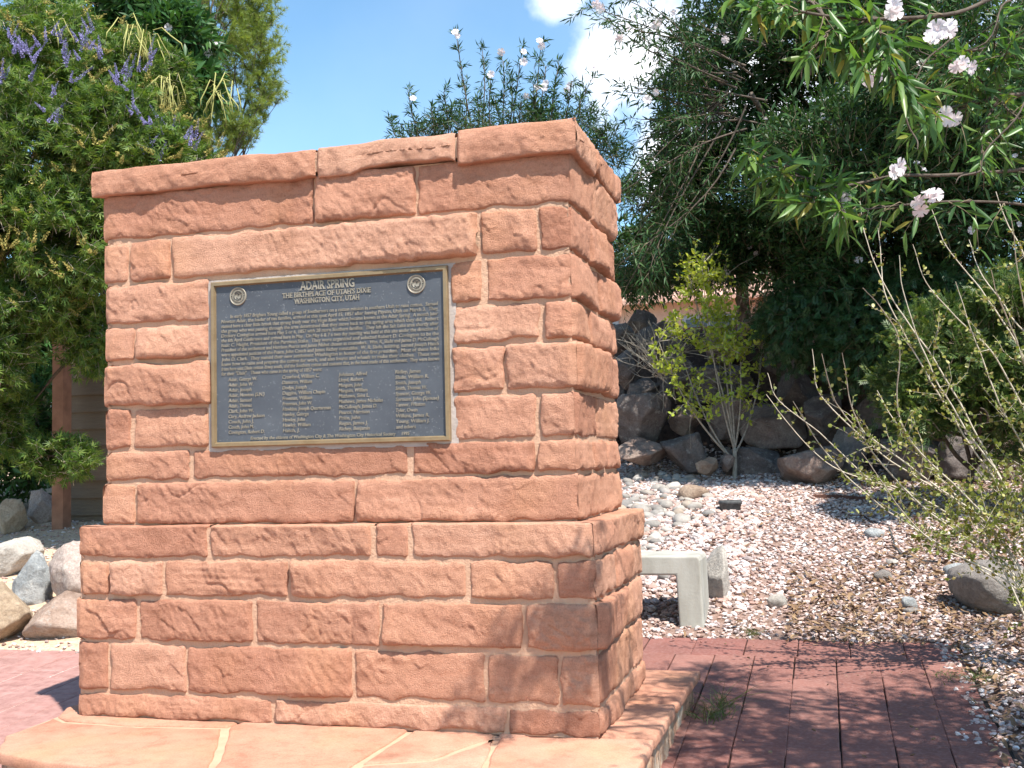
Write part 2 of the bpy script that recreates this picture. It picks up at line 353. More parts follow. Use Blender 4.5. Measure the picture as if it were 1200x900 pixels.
# ------------------------------------------------------------------ ground
def path_z(Y): return -0.255+0.075*np.asarray(Y, float)
def edge_y(X): return 2.74-0.70*sstep(-2.0, -3.4, X)
def wall_y(X):     # front foot of the rock wall / bank
    return 8.5 - 1.1*sstep(-.5, 1.5, X) - 1.2*sstep(1.5, 4, X)
def ground_z(X, Y, sheet=False):
    X = np.asarray(X, float); Y = np.asarray(Y, float)
    E = edge_y(X); base = path_z(np.minimum(Y, E))
    slope = 0.178 + 0.0*X
    up = np.clip(Y-E, 0, None); lim = np.where(X > -3, wall_y(X)-E, 5.5)
    z = base + slope*np.minimum(up, lim) + 0.02*np.clip(up-lim, 0, None)
    bank = sstep(0.1, 1.9, Y-wall_y(X))*1.75*sstep(-2.8, -1.6, X)
    z = z+bank
    z = np.where(Y < -8, path_z(-8)+0*z, z)
    P = np.stack([X, Y, 0*X], -1)
    rough = sstep(0, .5, Y-E)
    z = z+rough*(.03*fbm(P, 1.1, 3, 5))+.12*rough*sstep(12, 20, Y)*fbm(P, .2, 3, 6)
    if sheet: z = np.where((Y < E) & (X < 1.7), z-0.04, z)
    return z
xs = np.unique(np.concatenate([np.linspace(-160, -14, 18), np.linspace(-14, -6, 33), np.linspace(-6, 6, 161), np.linspace(6, 14, 33), np.linspace(14, 160, 18)]))
ys = np.unique(np.concatenate([np.linspace(-60, -8, 10), np.linspace(-8, -1, 22), np.linspace(-1, 12, 200), np.linspace(12, 25, 40), np.linspace(25, 300, 20)]))
GX, GY = np.meshgrid(xs, ys)
b_ = MB(); b_.grid(np.stack([GX, GY, ground_z(GX, GY, True)], -1))
tag(b_.build('ground', M_ground), kind='structure')

# red paver path
def build_path():
    rng = random.Random(4); pv = MB()
    def slab(x0, x1, y0, y1):
        g = .0024 if x0 > -1.8 else .005; j = [rng.uniform(-.0035, .0035) for _ in range(4)]; t = rng.uniform(-.001, .003)
        n0 = pv.n; pv.box(x0+g+j[0], x1-g+j[1], y0+g+j[2], y1-g+j[3], 0, .05, .004)
        V = pv.V[-1]; V[:, 2] += path_z(V[:, 1])-.05+.004+t+(V[:, 0]-x0)*rng.uniform(-.004, .004)
    W = .2265; x = 1.578
    right = 1.578
    # soldier course along the back edge
    k = 0; xx = right
    while xx > -2.4:
        l = .30+rng.uniform(-.01, .01)
        slab(xx-l, xx, 2.34, 2.74); xx -= l
    col = 0
    while x > -6.4:
        y = 2.335 if x > -2.42 else 2.04
        off = [.55, .36, .60, .46][col % 4]
        first = True
        while y > -3.0:
            l = off if first else .56+rng.uniform(-.01, .01); first = False
            slab(x-W, x, y-l, y); y -= l
        x -= W; col += 1
    o = pv.build('red_path', M_paver, smooth=False); tag(o, kind='structure')
    jb = MB()
    X = np.linspace(-6.5, 1.60, 60); Y = np.linspace(-3.0, 2.735, 40); A, B = np.meshgrid(X, Y)
    Z = path_z(B)-.012+.0125*sstep(-1.8, -2.2, A); Z = np.where((B > edge_y(A)), path_z(B)-.06, Z)
    jb.grid(np.stack([A, B, Z], -1)); tag(jb.build('path_bedding', M_joint), kind='structure')
build_path()

# ------------------------------------------------------------------ flagstone platform
def poly_prism(bm, P2, z0, z1, seed, amp=.012, bev=.012):
    """polygon (ccw) extruded, outline broken up by noise, worn upper edge"""
    P2 = np.asarray(P2, float); pts = []
    for k in range(len(P2)):
        a, b = P2[k], P2[(k+1) % len(P2)]; n = max(2, int(np.linalg.norm(b-a)/.025))
        for i in range(n): pts.append(a+(b-a)*i/n)
    pts = np.array(pts); T = np.roll(pts, -1, 0)-np.roll(pts, 1, 0); T /= np.linalg.norm(T, axis=1)[:, None]
    nr = np.stack([T[:, 1], -T[:, 0]], -1)
    P3 = np.c_[pts, np.zeros(len(pts))]
    d = amp*fbm(P3, 9, 4, seed)
    rings = []
    for zz, off, am in ((z0, -.004, .5), (z0+(z1-z0)*.4, .002, 1.3), (z1-bev*.8, -.001, 1.0), (z1-bev*.25, -bev*.45, .9), (z1, -bev*1.3, .8)):
        q = pts+nr*(off+am*d[:, None]); rings.append(np.c_[q, np.full(len(q), zz)+(0.002*fbm(P3, 14, 3, seed+3) if zz > z0 else 0)])
    V = np.concatenate(rings); n = len(pts); i = np.arange(4)[:, None]*n; j = np.arange(n)[None]; j2 = (j+1) % n
    f = np.stack([i+j, i+j2, i+n+j2, i+n+j], -1).reshape(-1, 4)
    bm.add(V, f, np.array([[4*n+k for k in range(n)]]))
def build_platform():
    root = thing('flagstone_platform', 'low pink flagstone platform with pale joints under the stone monument', 'platform', (-1.1, .3, -.25))
    core = [(-2.46, .3), (-2.42, -.35), (-2.20, -.62), (-1.7, -.70), (.17, -.74), (.17, 1.41), (-2.46, 1.41)]
    mb = MB()                    # mortar bed
    C = np.array(core); n = len(C)
    V = np.r_[np.c_[C, np.full(n, -.4)], np.c_[C, np.full(n, -.008)]]
    f = [(k, (k+1) % n, n+(k+1) % n, n+k) for k in range(n)]
    mb.add(V, f, [list(range(n, 2*n))]); mb.build('mortar_bed', M_mortar, root, False)
    # rubble riser: noisy skirt round the outline
    sk = MB(); pts = []
    for k in range(n):
        a, b = C[k], C[(k+1) % n]; m = max(2, int(np.linalg.norm(b-a)/.02))
        for i in range(m): pts.append(a+(b-a)*i/m)
    pts = np.array(pts+[pts[0]]); T = np.gradient(pts, axis=0); T /= np.linalg.norm(T, axis=1)[:, None]; nr = np.stack([T[:, 1], -T[:, 0]], -1)
    zz = np.linspace(-.42, -.035, 20); rows = []
    for z in zz:
        P3 = np.c_[pts, np.full(len(pts), z)]
        d = .012+.030*np.abs(fbm(P3*[1, 1, .8], 7, 5, 3))+.03*fbm(P3, 2.5, 2, 8)-.02*sstep(-.1, -.03, z)
        rows.append(np.c_[pts+nr*d[:, None], np.full(len(pts), z)])
    sk.grid(np.array(rows)); sk.build('riser', M_platform_side, root)
    fl = MB(); g = .011
    # flag outlines with real gaps, ccw
    A = [[(-2.50, .12), (-2.43, -.03), (-2.34, -.10), (-1.95, -.12), (-1.565, -.075), (-1.56, .25), (-2.50, .30)],
         [(-2.42, -.07), (-2.41, -.38), (-2.25, -.62), (-1.95, -.71), (-1.28, -.75), (-1.35, -.55), (-1.575, -.105), (-1.95, -.15), (-2.33, -.135)],
         [(-1.545, -.08), (-1.31, -.56), (-1.25, -.76), (-.78, -.77), (-.80, -.50), (-.79, -.12), (-.80, .2), (-1.54, .2)],
         [(-.765, -.12), (-.77, -.50), (-.55, -.40), (-.42, -.04), (-.44, .2), (-.77, .2)],
         [(-.755, -.54), (-.74, -.77), (-.34, -.78), (-.32, -.50), (-.40, -.08), (-.52, -.42)],
         [(-.31, -.50), (-.32, -.78), (.21, -.76), (.215, -.30), (.21, .02), (-.10, .0), (-.385, -.045)],
         [(-.40, -.02), (-.11, .03), (.21, .05), (.22, .55), (.21, .64), (-.1, .62), (-.40, .5)],
         [(-.1, .66), (.215, .68), (.225, 1.05), (.235, 1.43), (-.10, 1.44)],
         [(-2.50, .33), (-.13, .33), (-.13, 1.44), (-2.50, 1.44)]]
    for k, P2 in enumerate(A): poly_prism(fl, P2, -.045, 0.0+[.002, 0, .003, 0, .002, .001, .003, .0, -.002][k], 20+k, .010, .010)
    fl.build('flagstone', M_flag, root)
    adopt(root)
build_platform()

# ------------------------------------------------------------------ stone monument
ZL = 0.827; W_B = 2.339; D_B = 1.09; INS = 0.080; ZC = 2.330; ZT = 2.450
UX0, UX1, UY0, UY1 = -W_B+INS, -INS, INS, D_B-INS
def rockface(bm, org, u, v, nrm, wd, ht, seed, edges=(0, 0), bulge=.022, step=.0075, top=False, amp=1.0, off=0.0, ext=(0, 0)):
    """one rock-faced ashlar: grid on plane org+u*a+v*b displaced along nrm. edges: 1 = free corner on that side"""
    rg = random.Random(seed); ga, gb_ = rg.uniform(.003, .008), rg.uniform(.003, .008); g = rg.uniform(.001, .004)
    a0 = -ext[0] if edges[0] else ga; a1 = wd+ext[1]-(0 if edges[1] else gb_); b0, b1 = g, ht-rg.uniform(.0015, .006)*(0.0 if top else 1)
    na = max(4, int((a1-a0)/step)); nb = max(4, int((b1-b0)/step))
    ea = np.linspace(a0, a1, na); eb = np.linspace(b0, b1, nb)
    A, B = np.meshgrid(ea, eb)
    dl = A-a0+(1 if edges[0] else 0); dr = a1-A+(1 if edges[1] else 0); dbm = B-b0; dt = b1-B+(1 if top else 0)
    # wobble the distance to the edges so that arrises look broken
    P = np.asarray(org)+A[..., None]*u+B[..., None]*v
    wob = .013*fbm(P, 13, 4, seed)-.020*np.clip(fbm(P, 8, 3, seed+5)-.22, 0, 1)-.002
    dx_, dy_ = np.minimum(dl, dr), np.minimum(dbm, dt); rc = rg.uniform(.010, .024)
    de = np.where((dx_ < rc) & (dy_ < rc), rc-np.hypot(rc-dx_, rc-dy_), np.minimum(dx_, dy_))+wob
    prof = sstep(-.003, .0075, de)*.86+sstep(.0, .03, de)*.14
    # hewn facets
    h = None
    for k in range(rg.choice((3, 4, 5))):
        ca, cb = rg.uniform(0, wd), rg.uniform(0, ht)
        pl = rg.uniform(.3, 1.0)*bulge*1.5+(A-ca)*rg.uniform(-.10, .10)+(B-cb)*rg.uniform(-.20, .16)
        h = pl if h is None else np.minimum(h, pl)
    h = np.clip(h, .006, bulge*2.0)
    Q = P@np.array([[.82, 0, -.57], [0, 1, 0], [.57, 0, .82]])*np.array([1.0, 1.0, .42]) if abs(nrm[1]) > .5 else P*np.array([1, 1, .35])
    rid = np.abs(fbm(Q, 24, 4, seed+9)); fine = fbm(P@np.array([[.82, 0, -.57], [0, 1, 0], [.57, 0, .82]])*[1, 1, .6], 62, 4, seed+11)
    lay = fbm(P*np.array([.35, .35, 1.0]), 22, 3, seed+13)
    crack = np.clip(.06-np.abs(fbm(P, 4.5, 3, seed+21)), 0, 1)*(rg.random() < .6)
    hh = h+amp*(.0055*rid-.001+.0040*fine+.0018*lay-.09*crack)+.006*fbm(P, 3.5, 2, seed+15)
    hh = np.where(hh < .006, .006+(hh-.006)*.25, hh)
    # chipped facets: tilted planes that meet in sharp creases
    K = max(6, int(wd*ht*420)); fr = np.random.default_rng(seed+1); wa = A+.022*fbm(P, 9, 3, seed+31)+.45*B; wb = B+.022*fbm(P, 9, 3, seed+32)
    pa, pb = fr.uniform(-.05, wd+.15, K), fr.uniform(-.02, ht+.02, K)
    best = np.full(A.shape, 9.); fac = np.zeros(A.shape)
    for k in range(K):
        dd = (wa-pa[k])**2+((wb-pb[k])*.75)**2; m_ = dd < best; best = np.where(m_, dd, best)
        fac = np.where(m_, fr.uniform(-.0032, .0042)+(A-pa[k]+.45*pb[k])*fr.uniform(-.05, .05)+(B-pb[k])*fr.uniform(-.10, .06), fac)
    fac = np.clip(fac, -.009, .009); hh = np.maximum(hh+fac*amp*np.clip(.3+.5*fbm(P, 2.2, 2, seed+51), .08, .7), .002)
    if rg.random() < .06: hh = hh+.0010*np.sin((B+.012*fbm(P, 5, 2, seed+40))*2*math.pi/rg.uniform(.018, .03))*np.clip(fbm(P, 4, 2, seed+41)*3, 0, 1)
    corner = np.ones_like(A)
    if edges[0]: corner = np.minimum(corner, sstep(-.004, .03, A-a0))
    if edges[1]: corner = np.minimum(corner, sstep(-.004, .03, a1-A))
    hh = hh*corner
    # chipped arris
    chip = np.zeros_like(A)
    if edges[0]: chip = chip+np.clip(.03-(A-a0), 0, 1)*np.clip(fbm(np.stack([B*1, B*0+seed, B*0], -1), 13, 3, seed)-.15, 0, 1)*.9
    if edges[1]: chip = chip+np.clip(.03-(a1-A), 0, 1)*np.clip(fbm(np.stack([B*1, B*0+seed, B*0], -1), 13, 3, seed)-.15, 0, 1)*.9
    depth = (hh+off)*prof-(1-prof)*.026-chip
    V = P+depth[..., None]*nrm
    V[..., 0] += .0045*fbm(P, 11, 3, 77); V[..., 2] += .0055*fbm(P, 8, 4, 78)
    if top:
        rows = [V[-1]-np.asarray(nrm)*o_+np.array([0, 0, dz])+.0015*fbm(P[-1]*30, 1, 2, 5)[:, None] for o_, dz in ((.006, .004), (.03, .006), (.075, .005), (.13, .004))]
        V = np.concatenate([V, np.array(rows)], 0)
    bm.grid(V)
def px_rect(x0, x1, yt, yb, Y):
    xm = (x0+x1)/2; l = on_y(x0, (yt+yb)/2, Y)[0]; r = on_y(x1, (yt+yb)/2, Y)[0]
    return l, r, on_y(xm, yb, Y)[2], on_y(xm, yt, Y)[2]
UP = [  # stones of the upper wall, photo pixels: x0, x1, top, bottom, bulge
 [(120, 368, 226, 274, .018), (368, 487.5, 201, 260, .020), (487.5, 669, 180, 245, .022)],
 [(123, 151.5, 287, 333, .016), (151.5, 201.5, 283, 331, .016), (201.5, 561, 259, 319, .050), (561, 630, 244, 299, .024), (630, 669, 238, 296, .018)],
 [(123, 247, 333, 382, .018), (526, 568, 302, 357, .020), (568, 669, 297, 353, .024)],
 [(123, 159, 382, 430, .018), (159, 247, 379, 428, .020), (529, 636, 354, 400, .022), (636, 669, 351, 397, .018)],
 [(123, 247, 430, 482, .024), (529, 591, 401, 458, .020), (591, 669, 398, 457, .026)],
 [(123, 155, 482, 527, .016), (155, 247, 481, 524, .020), (529, 632, 457, 516, .026), (632, 669, 456, 514, .022)],
 [(127, 223.5, 526, 564, .020), (223.5, 480, 522, 561, .024), (480, 629, 516, 558, .030), (629, 669, 515, 555, .016)],
 [(126, 159.5, 564, 618, .014), (159.5, 415.5, 560, 616, .030), (415.5, 669, 557, 612, .026)]]
LOW = [
 [(94, 245, 619, 654.5, .020), (245, 437.5, 619, 654.5, .022), (437.5, 480.5, 618, 654, .016), (480.5, 694, 615, 655, .022)],
 [(94, 129.5, 654.5, 699.5, .016), (129.5, 191.5, 656, 699, .022), (191.5, 339, 656, 701, .024), (339, 547.5, 655, 704, .026), (547.5, 650.5, 655, 705, .022), (650.5, 695, 655, 705, .022)],
 [(93, 161.5, 699.5, 752, .020), (161.5, 298.5, 700, 756, .022), (298.5, 446, 701, 759, .022), (446, 613, 704, 761, .026), (613, 697, 704, 763, .022)],
 [(93, 128.5, 752, 808, .018), (128.5, 217.5, 754, 813, .022), (217.5, 413.5, 756, 820, .032), (413.5, 569, 759, 828, .028), (569, 655.5, 761, 827, .022), (655.5, 700, 764, 831, .020)],
 [(92, 321, 809, 846, .020), (321, 594, 820, 861, .022), (594, 703, 828, 866, .020)]]
def courses(rows, Y):
    """absolute z bounds per course, from the median of the stones' pixel bounds"""
    res = []
    for row in rows:
        R_ = [px_rect(*s[:4], Y) for s in row]
        res.append((np.median([r[2] for r in R_]), np.median([r[3] for r in R_])))
    zs = [res[0][1]]
    for a, b in zip(res[:-1], res[1:]): zs.append((a[0]+b[1])/2)
    zs.append(res[-1][0]); return zs
def build_monument():
    root = thing('stone_monument', 'tall rock-faced red sandstone monument with dark metal plaque and overhanging cap', 'monument', (-W_B/2, D_B/2, 0))
    X, Y, Z = np.eye(3)
    def body(name, rows, x0, x1, y0, y1, zb, zt, seed0, top):
        zs = courses(rows, y0); zs[0] = zt; zs[-1] = zb
        bm = MB(); sd = seed0
        for ci, row in enumerate(rows):
            z1, z0 = zs[ci], zs[ci+1]; tp = top and ci == 0
            rg = random.Random(seed0+ci*7); OF = lambda: rg.choice((.0, .002, .005, .008, .014))*rg.uniform(.7, 1.1)
            of_, or0, or1, ol0, ol1, ob0, ob1, ofl = [OF() for _ in range(8)]
            for si, s in enumerate(row):
                l, r, _, _ = px_rect(*s[:4], y0)
                if s[0] < 128: l = x0
                if s[1] > 664 and name == 'upper_wall' or s[1] > 690: r = x1
                fl, fr_ = l == x0, r == x1; o_ = ofl if fl else of_ if fr_ else OF()
                rockface(bm, np.array([l, y0, z0]), X, Z, -Y, r-l, z1-z0, sd, (int(fl), int(fr_)), s[4], .0052, tp, 1.0, o_, (ol1, or0)); sd += 3
            # right side
            D = y1-y0; cuts = [0]+sorted([D*c for c in ((.46,), (.38, .72), (.58,), (.33, .8), (.62,), (.47,), (.36, .66), (.52,))[ci % 8]])+[D]
            for a, b in zip(cuts[:-1], cuts[1:]):
                o_ = or0 if a == 0 else or1 if b == D else OF()
                rockface(bm, np.array([x1, y0+a, z0]), Y, Z, X, b-a, z1-z0, sd, (int(a == 0), int(b == D)), rg.uniform(.018, .04), .0065, tp, 1.0, o_, (of_, ob0)); sd += 3
            for a, b in zip(cuts[:-1], cuts[1:]):   # left side
                o_ = ol0 if a == 0 else ol1 if b == D else OF()
                rockface(bm, np.array([x0, y1-a, z0]), -Y, Z, -X, b-a, z1-z0, sd, (int(a == 0), int(b == D)), rg.uniform(.015, .026), .014, tp, 1.0, o_, (ob1, ofl)); sd += 3
            Wd = x1-x0; n = rg.choice((4, 5, 6)); cuts = [0]+sorted(Wd*(k+rg.uniform(-.2, .2))/n for k in range(1, n))+[Wd]
            for a, b in zip(cuts[:-1], cuts[1:]):   # back
                o_ = ob0 if a == 0 else ob1 if b == Wd else OF()
                rockface(bm, np.array([x1-a, y1, z0]), -X, Z, Y, b-a, z1-z0, sd, (int(a == 0), int(b == Wd)), rg.uniform(.015, .03), .018, tp, 1.0, o_, (or1, ol0)); sd += 3
        o = bm.build(name, M_stone, root)
        c = MB(); d = .0025; c.box(x0+d, x1-d, y0+d, y1-d, zb+.001, zt-.006); c.build('mortar_core', M_mortar, o, False)
        return zs
    zs_l = body('base_course', LOW, -W_B, 0.0, 0.0, D_B, -.004, ZL, 100, True)
    body('upper_wall', UP, UX0, UX1, UY0, UY1, ZL+.003, ZC+.02, 700, False)
    # cap: blocks with front, underside and top
    O = .048; cx0, cx1, cy0, cy1 = UX0-O, UX1+O, UY0-O, UY1+O
    def cap_run(bm, org, u, nrm, length, cuts, seeds, zoff, mitre):
        for k in range(len(cuts)-1):
            a0, a1 = cuts[k], cuts[k+1]; sd = seeds+k*5; g0 = 0 if k == 0 else .005; g1 = 0 if k == len(cuts)-2 else .005
            aa = np.linspace(a0+g0, a1-g1, max(5, int((a1-a0)/.006))); dz0, dz1 = zoff[k]
            fz = np.linspace(0, 1, 24)
            sec = [(-.16, 0.0), (-.08, 0.0), (-.03, 0.0), (-.006, .0)]+[(0, f) for f in fz]+[(-.012, 1.03), (-.06, 1.05), (-.15, 1.06)]
            rows = []
            for (off, f) in sec:
                z = ZC+dz0+(ZT+dz1-ZC-dz0)*f
                P = np.asarray(org)+aa[:, None]*u+np.array([0, 0, 1.0])*z
                und = .014*fbm(P*[1, 1, 0]+[0, 0, 3], 6, 4, sd)*(f < .5)+.009*fbm(P*[1, 1, 0]+[0, 0, 7], 6, 4, sd+1)*(f >= .5)+(.012*np.sign(np.sin(aa*7+sd))*sstep(.0, .2, np.abs(np.sin(aa*7+sd)))*(f < .5) if sd % 2 else 0)
                e = np.minimum(aa-a0+(1 if g0 == 0 else 0), a1-aa+(1 if g1 == 0 else 0)); pr = sstep(0.003, .018, e)
                face = .010*fbm(P*[1, 1, 1.3], 8, 4, sd+2)+.014*np.abs(fbm(P@np.array([[.82, 0, -.57], [0, 1, 0], [.57, 0, .82]])*[1, 1, .5], 12, 3, sd+3))-.004+.004*fbm(P, 40, 3, sd+4)
                face = face+.004*math.sin(math.pi*min(max(f, 0), 1))-.005*(abs(f-.5)*2)**8
                if off < 0: face = face*max(0, 1+off/.05)
                d = off+face-(1-pr)*.02
                ins = np.where(g0 == 0, np.maximum(0, 0), 0)
                V = P+d[:, None]*nrm; V[:, 2] += und
                # mitre: pull in the ends so runs meet on the diagonal
                if off < 0:
                    t0 = (aa-a0) if g0 == 0 else np.full_like(aa, 9); t1 = (a1-aa) if g1 == 0 else np.full_like(aa, 9)
                    sh = np.clip(-off-t0, 0, 1)-np.clip(-off-t1, 0, 1)
                    V += sh[:, None]*u
                rows.append(V)
            bm.grid(np.array(rows))
    Lx = cx1-cx0; Ly = cy1-cy0; bm = MB()
    c1 = on_y(368.5, 195, cy0)[0]-cx0; c2 = on_y(533, 172, cy0)[0]-cx0
    cap_run(bm, (cx0, cy0, 0), X, -Y, Lx, [0, c1, c2, Lx], 300, [(0, 0), (.006, .004), (-.004, .012)], True)
    cap_run(bm, (cx1, cy0, 0), Y, X, Ly, [0, Ly*.42, Ly], 340, [(-.004, .012), (.01, .004)], True)
    cap_run(bm, (cx1, cy1, 0), -X, Y, Lx, [0, Lx*.4, Lx*.7, Lx], 360, [(0, 0), (.0, .004), (0, .0)], True)
    cap_run(bm, (cx0, cy1, 0), -Y, -X, Ly, [0, Ly*.5, Ly], 380, [(0, 0), (0, 0)], True)
    bm.box(cx0+.13, cx1-.13, cy0+.13, cy1-.13, ZC+.015, ZT+.006)
    cap = bm.build('capstone', M_stone, root)
    c = MB(); c.box(cx0+.02, cx1-.02, cy0+.02, cy1-.02, ZC+.022, ZT-.012); c.build('mortar_joint', M_mortar, cap, False)
    build_plaque(root)
    adopt(root)

# ------------------------------------------------------------------ plaque
def text_mesh(lines, name, material, parent, y, extr):
    """lines: (text, x, z, height, width or None, align, bold, shear)"""
    V, G3, G4, off, ser = [], [], [], 0, []
    for (txt, x, z, h, wd, al, bold, shear) in lines:
        cu = bpy.data.curves.new('t', 'FONT'); cu.body = txt; cu.size = 1.0; cu.offset = bold; cu.extrude = 0.0; cu.resolution_u = 2; cu.shear = shear
        ob = bpy.data.objects.new('t', cu); COL.objects.link(ob)
        dg = bpy.context.evaluated_depsgraph_get(); me = bpy.data.meshes.new_from_object(ob.evaluated_get(dg))
        n = len(me.vertices); v = np.empty(n*3, np.float32); me.vertices.foreach_get('co', v); v = v.reshape(-1, 3)
        x0, x1 = v[:, 0].min(), v[:, 0].max(); s = h/.69
        sx = wd/(x1-x0) if wd else s*.86
        vx = (v[:, 0]-x0)*sx; tw = (x1-x0)*sx
        vx = vx-(tw/2 if al == 'c' else 0)
        P = np.c_[x+vx, np.full(n, y), z+v[:, 1]*s]
        V.append(P)
        if bold >= .018:
            ez = {}
            for p in me.polygons:
                vs = list(p.vertices)
                for k in range(len(vs)):
                    e = tuple(sorted((vs[k], vs[(k+1) % len(vs)]))); ez[e] = ez.get(e, 0)+1
            zc = v[:, 1].max()
            zflat = [q for q in (np.median(v[np.abs(v[:, 1]) < .04, 1]) if (np.abs(v[:, 1]) < .04).any() else 0, np.median(v[np.abs(v[:, 1]-.71) < .06, 1]) if (np.abs(v[:, 1]-.71) < .06).any() else zc)]
            for (a_, b_), c_ in ez.items():
                if c_ != 1: continue
                for zi, zf in enumerate(zflat):
                    if abs(v[a_, 1]-zf) < .012 and abs(v[b_, 1]-zf) < .012 and .04 < abs(v[a_, 0]-v[b_, 0]) < .5:
                        xa, xb = sorted((v[a_, 0], v[b_, 0])); h_ = .075; xa -= .075; xb += .075
                        za, zb_ = (zf, zf+h_) if zi == 0 else (zf-h_, zf)
                        ser.append([(x+(q-x0)*sx-(tw/2 if al == 'c' else 0), y-.0006, z+r_*s) for q, r_ in ((xa, za), (xb, za), (xb, zb_), (xa, zb_))])
        for p in me.polygons:
            vs = [i+off for i in p.vertices]
            for k in range(1, len(vs)-1): G3.append((vs[0], vs[k], vs[k+1]))
        off += n
        bpy.data.objects.remove(ob); bpy.data.curves.remove(cu); bpy.data.meshes.remove(me)
    for q in ser:
        V.append(np.array(q)); G3 += [(off, off+1, off+2), (off, off+2, off+3)]; off += 4
    V = np.concatenate(V); F = np.array(G3)
    # raise the letters: front faces plus walls along open edges
    from collections import Counter
    cnt = {}
    for f in G3:
        for a, b in ((f[0], f[1]), (f[1], f[2]), (f[2], f[0])): cnt[(a, b)] = cnt.get((a, b), 0)+1
    rim = [(a, b) for (a, b) in cnt if (b, a) not in cnt]
    n = len(V); Vb = V.copy(); Vb[:, 1] += extr
    walls = np.array([(a, n+a, n+b, b) for a, b in rim])
    return mesh_np(name, np.r_[V, Vb], [F, walls], material, parent, False)
BODY = ["     In early 1857 Brigham Young called a group of Southerners on a cotton mission in southern Utah to raise cotton.  Samuel",
 "Newton Adair, the leader of ten families, arrived at this spot April 15, 1857 after leaving Payson, Utah on March 3.  They",
 "named here a clear little brook that sprang freely near the Virgin River which became known as the Adair Spring.  A month later",
 "the group who was passing through the area determined that they move back to this spring area which they did.  Robert",
 "Dockery Covington arrived here May 5 or 6, 1857 with 28 more Southern families.  They left the Salt Lake area shortly after",
 "the 6th April Conference and arrived here in May.  On May 6 & 7 a two day meeting was held at this site under the direction of",
 "Isaac C. Haight, President of the Parowan Stake.  They were organized and selected Robert D. Covington to be the",
 "President of the settlement and Harrison Pearce and James Nisbet chosen as counselors.  Wm. R. Slade and James D. McCullough",
 "were appointed justices of the Peace, John Couch and James Richey constables.  W. R. Slade, assisting, named Joseph Hatch",
 "John D. Clark.  They named their new settlement Washington in honor of the first president.  Most of these folks",
 "knew how to raise and prepare the cotton for work, and also looms and wheels to make their clothes.  These men",
 "from here sent Dixie cotton down south, and the Southern cotton and customs that, in the hand made of this settlement.  They were known",
 "for their \"Dixie\".   Those who came in the spring of 1857 were:"]
NAMES = [["Adair, George W.", "Adair, John W.", "Adair, Joseph", "Adair, Newton (S.N.)", "Adair, Samuel", "Adair, Thomas", "Clark, John W.", "Cory, Andrew Jackson", "Couch, John J.", "Couch, John M.", "Covington, Robert D."],
 ["Crawford, William C.", "Dameron, William", "Dodge, Joseph", "Duggins, William Chapin", "Freeman, William", "Freeman, John W.", "Hawkins, Joseph Quarterman", "Hawley, George", "Hawley, John", "Hawley, William", "Hatch, J."],
 ["Johnson, Alfred", "Lloyd, Robert", "Mangum, John", "Mangum, William", "Mathews, Sims L.", "Mathews, James Nicholas", "McCullough, James D.", "Pearce, Harrison", "Price, John", "Regan, James J.", "Richey, Benjamin"],
 ["Ridley, James", "Slade, William R.", "Smith, Joseph", "Smith, Thomas W.", "Spencer, George W.", "Sprouse, John (Spouse)", "Tanner, Preston", "Tyler, Owen", "Wilkins, James R.", "Young, William J.", "and others"]]
